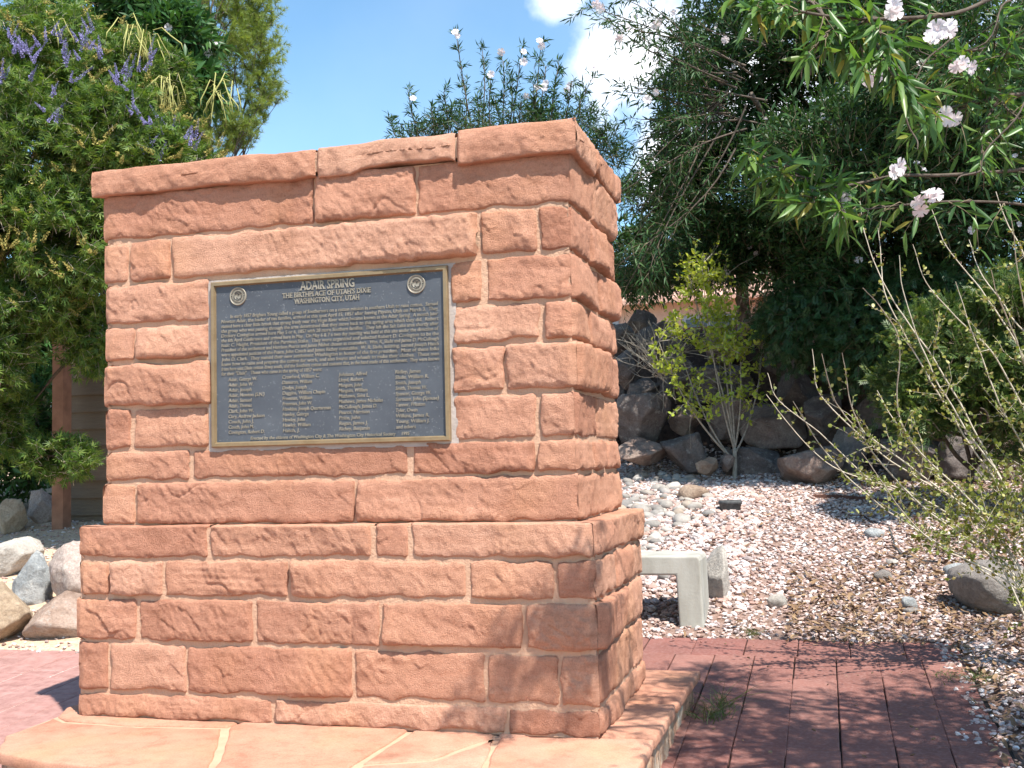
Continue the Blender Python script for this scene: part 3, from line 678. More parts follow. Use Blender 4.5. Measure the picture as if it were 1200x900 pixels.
def build_plaque(root):
    x0, x1, z0, z1 = -1.712, -.602, 1.168, 1.902; yw = UY0
    m, t, b, o = mat('dark_plaque_metal')
    c = ramp(t, noise(t, 5, 6, .6), [(.3, (.055, .062, .076)), (.6, (.078, .088, .104)), (.8, (.10, .110, .125))])
    c = mixc(t, ramp(t, noise(t, 26, 7, .75), [(.60, (0, 0, 0)), (.72, (.55, .55, .55))]), c, (.20, .22, .24))
    c = mixc(t, ramp(t, noise(t, 110, 3, .6), [(.64, (0, 0, 0)), (.72, (.6, .6, .6))]), c, (.34, .34, .33))
    t.links.new(c, b.inputs['Base Color']); b.inputs['Roughness'].default_value = .55; b.inputs['Metallic'].default_value = .15
    bump(t, b, noise(t, 220, 3, .6), .25, .002)
    Mp = m
    m, t, b, o = mat('pale_bronze')
    c = ramp(t, noise(t, 40, 4, .6), [(.3, (.22, .195, .15)), (.7, (.35, .31, .25))]); t.links.new(c, b.inputs['Base Color'])
    b.inputs['Roughness'].default_value = .5; b.inputs['Metallic'].default_value = .3; Ml = m
    m, t, b, o = mat('bronze_border')
    c = ramp(t, noise(t, 9, 6, .65, pos(t, (1, 1, 1))), [(.3, (.20, .135, .07)), (.55, (.285, .205, .115)), (.75, (.22, .17, .11))]); t.links.new(c, b.inputs['Base Color'])
    b.inputs['Roughness'].default_value = .5; b.inputs['Metallic'].default_value = .45; bump(t, b, noise(t, 90, 4, .6), .3, .003); Mb = m
    # pale grout bed round the plaque, flush in the wall
    g = MB(); g.box(x0-.022, x1+.03, yw-.004, yw+.03, z0-.02, z1+.01); g.build('grout_bed', M_mortar_grey, root, False)
    p = MB(); yp = yw-.012; p.box(x0+.01, x1-.01, yp, yw+.01, z0+.01, z1-.01); plate = p.build('plaque', Mp, root, False)
    f = MB(); bw = .023; yf = yw-.026
    def strip(a, b_, c_, d_, inset):     # bevelled frame piece from quad outer -> inner
        pass
    outer = np.array([(x0, z0), (x1, z0), (x1, z1), (x0, z1)]); inner = np.array([(x0+bw, z0+bw), (x1-bw, z0+bw), (x1-bw, z1-bw), (x0+bw, z1-bw)])
    rings = [(outer, yw+.02), (outer, yf+.005), (outer+(inner-outer)*.18, yf), (outer+(inner-outer)*.75, yf), (inner, yp+.001)]
    V = np.concatenate([np.c_[q[:, 0], np.full(4, y), q[:, 1]] for q, y in rings])
    fc = [(r*4+k, r*4+(k+1) % 4, r*4+4+(k+1) % 4, r*4+4+k) for r in range(4) for k in range(4)]
    f.add(V, fc); f.build('border', Mb, plate, False)
    # lettering
    W_ = x1-x0; cxm = (x0+x1)/2+.02; H_ = z1-z0
    def pz(px, py): q = on_y(px, py, yp); return q[0], q[2]
    ls = []
    xa, za = pz(411, 340); ls.append(("ADAIR  SPRING", xa, za, .040, pz(481, 0)[0]-pz(350, 0)[0]+.07, 'c', .022, 0)) if False else None
    xt0 = pz(352, 335)[0]; xt1 = pz(415.5, 333)[0]
    ls = [("ADAIR SPRING", (xt0+xt1)/2, pz(384, 338)[1], .036, xt1-xt0, 'c', .02, 0)]
    a, b2 = pz(331, 345)[0], pz(434.5, 338)[0]; ls.append(("THE BIRTHPLACE OF UTAH'S DIXIE", (a+b2)/2, pz(383, 346)[1]+.0, .021, b2-a, 'c', .018, 0))
    a, b2 = pz(345, 352)[0], pz(421, 346)[0]; ls.append(("WASHINGTON CITY, UTAH", (a+b2)/2, pz(383, 353.5)[1], .021, b2-a, 'c', .018, 0))
    lx0, lx1 = x0+.048, x1-.045
    zt, zb = pz(390, 365.3)[1], pz(390, 434)[1]
    for k, s in enumerate(BODY):
        z = zt+(zb-zt)*k/12.0
        full = lx1-lx0
        wd = full if k < 12 else full*.475
        ind = 0
        if k == 0: ind = .045; s = s.strip(); wd = full-ind
        ls.append((s, lx0+ind, z, .0150, wd, 'l', .006, .12))
    colx = [(268, 437), (331.5, 437), (397.5, 440), (464, 436)]
    zt, zb = pz(290, 447)[1]+.004, pz(290, 508)[1]
    for c_, names in zip(colx, NAMES):
        x = pz(c_[0], 475)[0]
        for k, s in enumerate(names):
            ls.append((s, x, zt+(zb-zt)*k/10.0, .0150, .0112*len(s)*.78, 'l', .006, .12))
    a, b2 = pz(294, 514)[0], pz(464, 510)[0]; zz = z0+.0300
    ls.append(("Erected by the citizens of Washington City & The Washington City Historical Society", a, zz, .0135, b2-a, 'l', .010, .12))
    ls.append(("1995", pz(471, 508)[0], zz, .0135, pz(480, 508)[0]-pz(471, 508)[0], 'l', .012, .1))
    text_mesh(ls, 'lettering', Ml, plate, yp-.003, .003)
    # round emblems
    md = plain('emblem_recess', [(0, (.035, .03, .025)), (1, (.05, .045, .04))], .6)
    for (ex, ez) in (pz(279.3, 347.3), pz(488, 333)):
        e = MB(); r = .0405; th = np.arange(40)*2*math.pi/40; rings = []
        for rr, yy in ((r, 0), (r, -.005), (r*.94, -.0065), (r*.90, -.0055), (r*.86, -.004), (r*.64, -.004), (r*.61, -.0055), (r*.58, -.004), (0.0001, -.004)):
            rings.append(np.c_[ex+rr*np.cos(th), np.full(40, yp+yy), ez+rr*np.sin(th)])
        V = np.concatenate(rings); i = np.arange(8)[:, None]*40; j = np.arange(40)[None]; j2 = (j+1) % 40
        e.add(V, np.stack([i+j, i+j2, i+40+j2, i+40+j], -1).reshape(-1, 4)); em = e.build('emblem', Ml, plate)
        k_ = MB()
        # dark ring of arcs, two side dots and a low relief figure
        def arc(a0, a1, rr, wdt, dx=0, dz=0, sc=(1, 1)):
            aa = np.linspace(a0, a1, 14); y = yp-.0062
            I = np.c_[ex+dx+(rr-wdt)*np.cos(aa)*sc[0], np.full(14, y), ez+dz+(rr-wdt)*np.sin(aa)*sc[1]]
            O_ = np.c_[ex+dx+(rr+wdt)*np.cos(aa)*sc[0], np.full(14, y), ez+dz+(rr+wdt)*np.sin(aa)*sc[1]]
            k_.grid(np.array([I, O_]))
        for q in range(2): arc(math.pi*q-.09, math.pi*q+.09, r*.75, r*.07)
        for q in range(22):
            aq = .25+q*(math.pi-.5)/21; arc(aq-.035, aq+.035, r*.76, r*.055); arc(-aq-.035, -aq+.035, r*.76, r*.055)
        arc(.5, 2.5, r*.46, r*.05); arc(2.9, 5.0, r*.46, r*.05); arc(5.3, 6.5, r*.45, r*.05)
        arc(.3, 2.8, r*.2, r*.06, -r*.12, r*.12); arc(3.2, 5.6, r*.22, r*.05, r*.1, -r*.12); arc(1.2, 3.4, r*.12, r*.05, r*.2, r*.1)
        k_.build('emblem_recess', md, plate, False)
    for ch in plate.children: pass
build_monument()

# ------------------------------------------------------------------ concrete bench
def build_bench():
    m, t, b, o = mat('cream_concrete')
    c = ramp(t, noise(t, 3, 6, .65, pos(t, (2, 2, .7))), [(.3, (.27, .255, .22)), (.55, (.37, .36, .32)), (.75, (.43, .42, .38))])
    c = mixc(t, ramp(t, noise(t, 9, 6, .7, pos(t, (3, 3, .5))), [(.55, (0, 0, 0)), (.75, (.4, .4, .4))]), c, (.34, .30, .23))
    t.links.new(c, b.inputs['Base Color']); b.inputs['Roughness'].default_value = .85; bump(t, b, noise(t, 60, 5, .6), .3, .004)
    x1 = .085; x0 = -1.35; ya, yb = 2.96, 3.36; zg = float(ground_z(0, 2.98))
    zt = zg+.455
    prof = [(x0-.016, zg-.08), (x0+.135, zg-.08), (x0+.155, zt-.125), (x1-.160, zt-.125), (x1-.143, zg-.08), (x1+.012, zg-.08), (x1+.002, zt-.03), (x1-.012, zt), (x0+.012, zt), (x0-.004, zt-.03)]
    n = len(prof); s = MB()
    V = [(x, y, z) for y in (ya, yb) for x, z in prof]
    me = bpy.data.meshes.new('concrete_bench'); me.from_pydata(V, [], [list(range(n)), list(range(2*n-1, n-1, -1))]+[(k, k+n, (k+1) % n+n, (k+1) % n) for k in range(n)]); me.update()
    import bmesh
    bm = bmesh.new(); bm.from_mesh(me); bmesh.ops.recalc_face_normals(bm, faces=bm.faces); bm.to_mesh(me); bm.free()
    o = put('concrete_bench', me, m); bv = o.modifiers.new('worn_edges', 'BEVEL'); bv.width = .014; bv.segments = 3; bv.limit_method = 'ANGLE'; bv.angle_limit = R(40)
    tag(o, 'cream concrete bench, half hidden behind the stone monument', 'bench')
build_bench()

# ------------------------------------------------------------------ rocks
def ico(sub):
    import bmesh
    bm = bmesh.new(); bmesh.ops.create_icosphere(bm, subdivisions=sub, radius=1)
    V = np.array([v.co[:] for v in bm.verts]); F = np.array([[v.index for v in f.verts] for f in bm.faces]); bm.free(); return V, F
ICO = {k: ico(k) for k in (1, 2, 3, 4, 5)}
def rot_of(seed):
    q, _ = np.linalg.qr(np.eye(3)+.35*np.random.default_rng(seed+999).normal(size=(3, 3))); return q
def rock_shape(seed, sub=4, cuts=11, ang=.75, rough=.05):
    rg = np.random.default_rng(seed); V, F = ICO[sub]; D = V/np.linalg.norm(V, axis=1)[:, None]
    cuts = cuts+6
    n = rg.normal(size=(cuts, 3)); n /= np.linalg.norm(n, axis=1)[:, None]; d = rg.uniform(.52, .92, cuts)
    dp = D@n.T; r = np.where(dp > .05, d/np.maximum(dp, .05), 9).min(1)
    box = .78/np.maximum(np.abs(D@rot_of(seed)).max(1), .2); r = np.minimum(np.minimum(r, box), 1.15)
    r = 1*(1-ang)+r*ang
    P = D*r[:, None]; off = rg.uniform(-50, 50, 3)
    r2 = 1+rough*1.5*fbm(P+off, 1.7, 3, seed)+rough*.9*np.abs(fbm(P+off, 4.5, 4, seed+3))+rough*.35*fbm(P+off, 14, 3, seed+5)
    return P*r2[:, None], F
def gz_t(px, py):
    d = ray(px, py); lo, hi = 4.0, 14.5
    for _ in range(40):
        mid = (lo+hi)/2; q = CAM+d*mid
        if q[2] > ground_z(q[0], q[1]): lo = mid
        else: hi = mid
    return lo
def boulder(x0, x1, y0, y1, t, material, label, group=None, depth=.8, seed=0, ang=.75, rough=.06, tilt=0.0, name='boulder', sub=4, cat='rock', ground=False):
    """a rock filling about this part of the view at distance t; its own size and depth follow"""
    if ground: t = gz_t((x0+x1)/2, y1-.16*(y1-y0))
    c = at((x0+x1)/2, (y0+y1)/2, t); sx = (x1-x0)*t/F_PX/2; sz = (y1-y0)*t/F_PX/2; sy = (sx+sz)/2*depth*1.15
    P, F = rock_shape(seed, sub, 11, ang, rough)
    P = P/np.abs(P).max(0)
    ct, st = math.cos(tilt), math.sin(tilt)
    P = P*np.array([sx, sy, sz])*1.03
    if tilt: P = np.c_[P[:, 0]*ct-P[:, 2]*st, P[:, 1], P[:, 0]*st+P[:, 2]*ct]
    r3 = np.array([math.cos(YAW), math.sin(YAW), 0]); f3 = np.array([-math.sin(YAW), math.cos(YAW), 0])
    Wd = P[:, :1]*r3+P[:, 1:2]*f3+P[:, 2:]*np.array([0, 0, 1.0])
    o = mesh_np(name, Wd, [F], material); o.location = tuple(c+f3*sy*.6)
    return tag(o, label, cat, group)
WG = 'boulders of the dry stacked retaining wall'
wall = [  # x0,x1,y0,y1,t,mat,label
 (718, 788, 460, 520, 12.4, M_rk_dark, 'big lichen-speckled dark boulder beside the right edge of the monument, above the flat slab'),
 (716, 790, 512, 550, 12.1, M_rk_brown, 'long flat dark slab at the foot of the rock wall, just right of the monument'),
 (712, 752, 408, 460, 12.9, M_rk_dark, 'narrow white-veined dark boulder against the monument edge, halfway up the rock wall'),
 (730, 774, 442, 478, 12.8, M_rk_dark, 'mid grey wedge-shaped stone above the big lichen-speckled boulder'),
 (744, 812, 376, 424, 13.6, M_rk_dark, 'rounded grey boulder in the top course of the rock wall left of the yellow-green sapling'),
 (734, 772, 362, 394, 13.9, M_rk_dark, 'small black stone topmost on the rock wall beside the monument'),
 (712, 748, 374, 412, 13.5, M_rk_dark, 'black angular stone on the wall top touching the outline of the monument'),
 (782, 824, 470, 514, 12.7, M_rk_brown, 'brown angular stone behind the lower stems of the sapling, left side'),
 (778, 838, 505, 556, 12.1, M_rk_dark, 'dark blue-grey pointed boulder left of the sapling trunk at the wall foot'),
 (806, 860, 424, 474, 13.1, M_rk_dark, 'dark boulder hidden behind the sapling leaves, middle of the wall'),
 (826, 866, 382, 432, 13.6, M_rk_brown, 'dark brown boulder behind the sapling top'),
 (830, 884, 466, 520, 12.7, M_rk_brown, 'squarish purple-brown boulder right behind the sapling trunk'),
 (852, 924, 522, 564, 11.9, M_rk_dark, 'low dark rounded boulder right of the sapling trunk on the gravel edge'),
 (870, 952, 472, 528, 12.3, M_rk_brown, 'big tan-brown flat-faced boulder right of the sapling'),
 (866, 916, 358, 408, 13.5, M_rk_brown, 'sunlit brown boulder in the top course right of the sapling'),
 (896, 934, 402, 442, 13.1, M_rk_dark, 'dark stone with a white streak under the draping evergreen'),
 (924, 968, 390, 450, 12.9, M_rk_dark, 'tall grey boulder standing under the draping evergreen shrub'),
 (912, 966, 434, 484, 12.5, M_rk_dark, 'dark boulder between the tall grey boulder and the tan-brown one'),
 (940, 992, 462, 516, 12.1, M_rk_dark, 'dark purple boulder behind the long bare bush stems'),
 (918, 996, 514, 580, 11.2, M_rk_brown, 'front angular brown boulder with a sloping face resting on the gravel'),
 (974, 1026, 500, 560, 11.5, M_rk_grey, 'grey boulder with a lit rounded top beside the front angular boulder'),
 (1000, 1058, 456, 524, 11.9, M_rk_dark, 'large dim boulder in shade left of the feathery bush'),
 (1036, 1116, 505, 566, 11.0, M_rk_dark, 'dark boulder half covered by the foot of the feathery bush'),
 (1100, 1180, 500, 570, 10.9, M_rk_dark, 'shaded boulder behind the dense lower part of the arching bush'),
 (1170, 1250, 490, 570, 10.9, M_rk_brown, 'brown boulder at the right border behind the arching bush'),
 (966, 1030, 420, 478, 12.6, M_rk_dark, 'shadowed boulder directly beneath the dark foliage'),
 (816, 846, 536, 558, 11.7, M_rk_tan, 'small tan stone at the foot of the sapling'),
 (842, 866, 532, 554, 11.8, M_rk_brown, 'small brown stone tucked behind the sapling base'),
 (842, 884, 425, 472, 13.3, M_rk_dark, 'middling dark stone right of the sapling crown'),
 (772, 818, 414, 472, 13.2, M_rk_dark, 'dark stone with pale scratches behind thin bare twigs, left of the sapling crown'),
 (700, 740, 440, 520, 13.2, M_rk_dark, 'deep-set black boulder showing only between monument and lichen-speckled boulder')]
for k, (x0, x1, y0, y1, t, m, lb) in enumerate(wall):
    boulder(x0, x1, y0, y1, t, m, lb, WG, .85, 40+k, 1.0, .075, [0, .12, -.1, .2, -.15][k % 5]*.6, sub=5)
LG = 'loose rocks left of the monument'
left = [(-16, 32, 585, 634, 10.4, M_rk_yellow, 'tan flat-topped rock at the left border, behind the white rock', .0, .8),
 (28, 62, 572, 621, 10.6, M_rk_pink, 'upright pointed grey stone, smallest of the rocks left of the monument', .0, .9),
 (-34, 43, 631, 684, 9.3, M_rk_white, 'whitish pitted rock lying across the blue-grey one', .18, .55),
 (8, 58, 648, 720, 9.2, M_rk_blue, 'blue-grey rock with white patches under the whitish rock', .1, .8),
 (-44, 30, 680, 768, 8.6, M_rk_yellow, 'large tan layered rock at the left border, nearest the pavers', -.15, .8),
 (46, 132, 630, 728, 9.6, M_rk_pink, 'tall smooth pinkish-grey boulder leaning beside the monument base', .25, .45),
 (24, 118, 696, 757, 8.55, M_rk_strata, 'long low banded brown-grey rock in front of the tall pinkish boulder', .04, .6)]
for k, (x0, x1, y0, y1, t, m, lb, tl, an) in enumerate(left):
    boulder(x0, x1, y0, y1, t, m, lb, LG, .85, 90+k, min(1, an+.15), .075, tl, sub=5, ground=True)
boulder(1126, 1240, 658, 730, 6.95, M_rk_grey, 'rounded grey boulder under the arching bush at the right border', None, .9, 130, .45, .05, -.2, sub=5, ground=True)
boulder(826, 864, 640, 714, 7.75, M_rk_white, 'rough upright white stone block next to the bench leg', None, .9, 131, .95, .05, .03, 'stone_block', 5, ground=True)
for k, (x0, x1, y0, y1, t, m, lb) in enumerate([
 (900, 925, 697, 716, 7.6, M_rk_white, 'white fist-sized stone alone on the gravel right of the white block'),
 (1013, 1038, 618, 633, 9.3, M_rk_blue, 'blue-grey stone on the gravel below the metal edging strip'),
 (1026, 1048, 668, 684, 8.3, M_rk_grey, 'small grey stone in the middle of the gravel, right half'),
 (1058, 1076, 700, 716, 7.7, M_rk_blue, 'dark grey stone lying among the brown leaves'),
 (1060, 1080, 712, 722, 7.5, M_rk_grey, 'small pale stone below the dark grey one among the leaves'),
 (1108, 1138, 660, 678, 7.4, M_rk_blue, 'dark stone against the left side of the rounded grey boulder'),
 (1040, 1054, 655, 666, 8.6, M_rk_white, 'little white stone beside the drip hose'),
 (792, 832, 568, 590, 11.3, M_rk_tan, 'flat sandy slab lying by the river stones'),
 (730, 760, 600, 640, 10.2, M_rk_white, 'sharp white rock peeking out at the monument right edge')]):
    boulder(x0, x1, y0, y1, t, m, lb, 'loose stones on the gravel', .9, 140+k, .6, .05, 0, 'stone', 3, ground=True)

# larger river stones by the monument: each its own
rg = random.Random(11)
river_lab = 'smooth pale river stone in the pile between the monument and the sapling'
Vr, Fr = rock_shape(301, 3, 8, .35, .04); protos = []
for k in range(5):
    P, F = rock_shape(301+k, 3, 8, .45, .04); me_o = mesh_np('river_stone', P, [F], M_river); protos.append(me_o)
m_list = []
cnt = 0
for k in range(230):
    px = rg.uniform(722, 838); py = rg.uniform(558, 680)
    if px > 780+(py < 620)*45+rg.uniform(-10, 12): continue
    d = ray(px, py); lo, hi = 5.0, 14.0
    for _ in range(30):
        mid = (lo+hi)/2; q = CAM+d*mid
        if q[2] > ground_z(q[0], q[1]): lo = mid
        else: hi = mid
    s = rg.uniform(.032, .085)*(1 if py < 620 else .7)
    base = protos[cnt % 5]; o = base if cnt < 5 else base.copy()
    if cnt >= 5: COL.objects.link(o)
    o.location = (q[0], q[1], q[2]+s*.3); o.scale = (s*rg.uniform(.9, 1.4), s*rg.uniform(.8, 1.1), s*rg.uniform(.6, .9)); o.rotation_euler = (rg.uniform(-.3, .3), rg.uniform(-.3, .3), rg.uniform(0, 6.3))
    tag(o, river_lab, 'stone', 'river stones piled beside the monument'); cnt += 1

# gravel as one sheet of small stones
def scatter_mesh(name, protos, pts, scl, rng, mats, flat=0.6, sink=.3, kind='stuff', tiltamp=.5, aspect=(.8, 1.35)):
    V_, F_, off = [], [], 0
    n = len(pts); which = rng.integers(0, len(protos), n)
    for k, (pv, pf) in enumerate(protos):
        I = np.where(which == k)[0]; m = len(I)
        if not m: continue
        a = rng.uniform(0, 2*math.pi, m); ta = rng.uniform(-tiltamp, tiltamp, m); tb = rng.uniform(-tiltamp, tiltamp, m)
        S = np.stack([rng.uniform(*aspect, m), rng.uniform(.7, 1.0, m), rng.uniform(flat*.7, flat*1.3, m)], -1)*scl[I, None]
        v = pv[None]*S[:, None]
        x, y, z = v[..., 0], v[..., 1], v[..., 2]
        z, x = z*np.cos(ta)[:, None]+x*np.sin(ta)[:, None], x*np.cos(ta)[:, None]-z*np.sin(ta)[:, None]
        y, z = y*np.cos(tb)[:, None]-z*np.sin(tb)[:, None], y*np.sin(tb)[:, None]+z*np.cos(tb)[:, None]
        x, y = x*np.cos(a)[:, None]-y*np.sin(a)[:, None], x*np.sin(a)[:, None]+y*np.cos(a)[:, None]
        W_ = np.stack([x, y, z], -1)+pts[I][:, None]; W_[..., 2] += (scl[I]*flat*(1-sink))[:, None]
        V_.append(W_.reshape(-1, 3)); F_.append((pf[None]+(np.arange(m)*len(pv))[:, None, None]).reshape(-1, pf.shape[1])+off); off += m*len(pv)
    o = mesh_np(name, np.concatenate(V_), [np.concatenate(F_)], mats, smooth=False); return tag(o, kind=kind)
def pebble_protos(sub, n, seed):
    res = []
    for k in range(n): P, F = rock_shape(seed+k, sub, 7, .8, .08); res.append((P, F))
    return res
rng = np.random.default_rng(7)
def gpts(n, x0, x1, y0, y1, keep):
    X = rng.uniform(x0, x1, n); Y = rng.uniform(y0, y1, n); k = keep(X, Y); X, Y = X[k], Y[k]; return np.stack([X, Y, ground_z(X, Y)], -1)
inb = lambda X, Y: ((Y > edge_y(X)-.02+.05*vnoise(np.stack([X*3, X*0, X*0], -1))) | (X > 1.60+.1*vnoise(np.stack([Y*3, Y*0, Y*0], -1)))) & (Y < wall_y(X)+.5)
pts = gpts(62000, -2.8, 4.2, 1.0, 9.0, inb)
dist = np.linalg.norm(pts-CAM, axis=1)
sc = rng.uniform(.009, .023, len(pts))*(1+.05*(dist-6)); sc *= np.where((pts[:, 0] < .3) & (pts[:, 1] > 3.2) & (pts[:, 1] < 7.5), rng.uniform(1.0, 1.8, len(pts)), 1)
tag(scatter_mesh('gravel', pebble_protos(1, 8, 500), pts, sc, rng, M_gravel, .55), 'pinkish white crushed gravel bed between path and rock wall', 'gravel')
# spilled pebbles on the right path edge and left ground
pts = np.concatenate([gpts(2600, 1.35, 2.6, -.6, 2.9, lambda X, Y: X > 1.48+.12*vnoise(np.stack([Y*4, X, X], -1))), gpts(4200, -7.5, -2.3, 1.9, 6.0, lambda X, Y: Y > edge_y(X)-.05)])
tag(scatter_mesh('loose_gravel', pebble_protos(1, 6, 520), pts, rng.uniform(.008, .024, len(pts)), rng, M_gravel, .5), 'thin scatter of pale gravel on bare soil beside the pavers', 'gravel')
# dry leaves
lv = np.array([(-1, 0, .0), (-.4, -.45, .12), (.4, -.38, .1), (1, 0, .25), (.4, .38, .12), (-.4, .45, .05), (0, 0, -.05)], float)
lf = np.array([(0, 1, 6), (1, 2, 6), (2, 3, 6), (3, 4, 6), (4, 5, 6), (5, 0, 6)])
def litter_keep(X, Y):
    dn = fbm(np.stack([X, Y, 0*X], -1), 1.3, 3, 31)
    near = sstep(2.2, 0, np.abs(Y-(edge_y(X)+.25)))*(X > .6)*.9+sstep(.8, 1.7, X)*sstep(6.5, 3.5, Y)*.9+.04+.5*sstep(.3, 0, np.abs(Y-3.35))*(X < .2)*(X > -.7)
    near = near+.35*sstep(.8, 0, wall_y(X)-Y)
    return (rng.uniform(0, 1, len(X)) < np.clip(near+.45*dn*(near > .1), 0, 1)) & (Y > edge_y(X)-.04*rng.uniform(0, 6, len(X))) | ((X > 1.5) & (rng.uniform(0, 1, len(X)) < .5))
pts = gpts(34000, -1.2, 3.6, -.4, 9.0, litter_keep); pts[:, 2] += .012
tag(scatter_mesh('leaf_litter', [(lv, lf)], pts, rng.uniform(.012, .03, len(pts)), rng, M_litter, .8, .2, tiltamp=.6, aspect=(.9, 1.5)), 'dry brown leaves drifted over gravel along the path edge', 'leaf litter')
# stray bits on pavers and platform
pts = gpts(260, .25, 1.6, -.4, 2.8, lambda X, Y: rng.uniform(0, 1, len(X)) < .25+.6*sstep(2.0, 2.75, Y)); pts[:, 2] += .05
tag(scatter_mesh('path_debris', [(lv, lf)]+[(v, f) for v, f in pebble_protos(1, 2, 540)], pts, rng.uniform(.006, .014, len(pts)), rng, M_litter, .5), 'crumbs of leaf and grit lying on the red pavers', 'debris')

# ------------------------------------------------------------------ small garden fittings
def gz_pt(px, py):
    d = ray(px, py); lo, hi = 4.0, 14.5
    for _ in range(40):
        mid = (lo+hi)/2; q = CAM+d*mid
        if q[2] > ground_z(q[0], q[1]): lo = mid
        else: hi = mid
    return CAM+d*lo
M_black = simple('black_plastic', (.04, .042, .045), (.10, .10, .10), 30, .6, .1, .002, 80)
M_rust = simple('rusty_steel', (.07, .035, .028), (.15, .07, .05), 20, .9, .4, .004, 80)
p = gz_pt(856, 598); root = thing('drain_cap', 'dark round drain cap sticking out of the gravel', 'drain', p)
b_ = MB(); th = np.arange(28)*2*math.pi/28; r = .10
rings = [np.c_[p[0]+rr*np.cos(th), p[1]+rr*np.sin(th), np.full(28, p[2]+z)] for rr, z in ((r*1.0, -.05), (r, .055), (r*1.08, .058), (r*1.08, .085), (r*.98, .092), (r*.86, .084), (.001, .084))]
i = np.arange(6)[:, None]*28; j = np.arange(28)[None]; j2 = (j+1) % 28
b_.add(np.concatenate(rings), np.stack([i+j, i+j2, i+28+j2, i+28+j], -1).reshape(-1, 4)); b_.build('pipe', M_black, root)
b_ = MB()
for k in range(-3, 4): b_.box(p[0]-.07, p[0]+.07, p[1]+k*.02-.005, p[1]+k*.02+.005, p[2]+.083, p[2]+.089)
b_.build('grate', M_black, root, False); adopt(root)
b_ = MB(); PP = [gz_pt(x, y) for x, y in ((953, 584), (985, 585), (1020, 588), (1052, 592))]; rows = []
for o_, h in ((0, -.03), (0, .035), (.012, .040), (.022, .035), (.022, -.03)): rows.append([q+np.array([0, o_, h]) for q in PP])
b_.grid(np.array(rows)); tag(b_.build('edging_strip', M_rust, smooth=False), 'rusty brown edging strip lying on the gravel below the front boulder', 'edging')
b_ = MB(); hp = [gz_pt(x, y)+np.array([0, 0, .015]) for x, y in ((1042, 620), (1048, 640), (1056, 652), (1080, 660), (1110, 661), (1130, 668), (1150, 672))]
b_.tube(hp, .009, 6); tag(b_.build('drip_hose', M_black), 'thin black drip hose winding over the gravel under the arching bush', 'hose')
b_ = MB(); hp = [gz_pt(x, y)+np.array([0, 0, .012]) for x, y in ((984, 600), (1000, 607), (1012, 606), (1022, 614))]
b_.tube(hp, .008, 5); tag(b_.build('dead_twig', M_rust), 'short dark crooked twig on gravel below the edging strip', 'twig')

# ------------------------------------------------------------------ block wall and post on the left
def build_fence():
    m, t, b, o = mat('weathered_board')
    c = ramp(t, island(t), [(0, (.125, .095, .068)), (.5, (.155, .118, .084)), (1, (.185, .14, .10))])
    c = mixc(t, .6, c, ramp(t, noise(t, 9, 6, .7, pos(t, (.4, 1, 6))), [(.3, (.68, .68, .68)), (.7, (1.2, 1.2, 1.2))]), 'MULTIPLY')
    t.links.new(c, b.inputs['Base Color']); b.inputs['Roughness'].default_value = .95; bump(t, b, noise(t, 40, 6, .7, pos(t, (.3, 1, 4))), .5, .01)
    c0 = at(80, 592, 11.6); z0 = float(ground_z(c0[0], c0[1]))-.1
    root = thing('board_fence', 'weathered tan fence of stacked horizontal boards behind the left shrub', 'fence', (c0[0], c0[1], z0))
    x0, x1 = c0[0]-.12, c0[0]+3.6; H = .178; rg = random.Random(5)
    for k in range(11):
        bm = MB(); j = rg.uniform(-.004, .004)
        bm.box(x0, x1+rg.uniform(0, .03), c0[1]+j, c0[1]+.05, z0+k*H-.012, z0+(k+1)*H, .004)
        bm.V[-1][:, 1] += (bm.V[-1][:, 2]-z0-k*H)*.16-.014
        bm.build('board', m, root, False)
    k_ = MB(); k_.box(x1-.3, x1-.2, c0[1]+.062, c0[1]+.15, z0-.1, z0+11*H+.04, .01); k_.build('fence_post', m, root, False); adopt(root)
    mp = simple('stained_red_wood', (.20, .10, .065), (.33, .17, .11), 6, .85, .4, .006, 40)
    c1 = at(72, 594, 11.3); z1 = float(ground_z(c1[0], c1[1]))-.1
    root = thing('wooden_post', 'square red-brown wooden post in front of the block wall', 'post', (c1[0], c1[1], z1))
    b2 = MB(); b2.box(c1[0]-.065, c1[0]+.065, c1[1]-.065, c1[1]+.065, z1, z1+2.05, .012); b2.build('shaft', mp, root, False)
    b3 = MB(); b3.box(c1[0]-.085, c1[0]+.085, c1[1]-.085, c1[1]+.085, z1+2.052, z1+2.10, .015); b3.build('post_cap', mp, root, False); adopt(root)
build_fence()

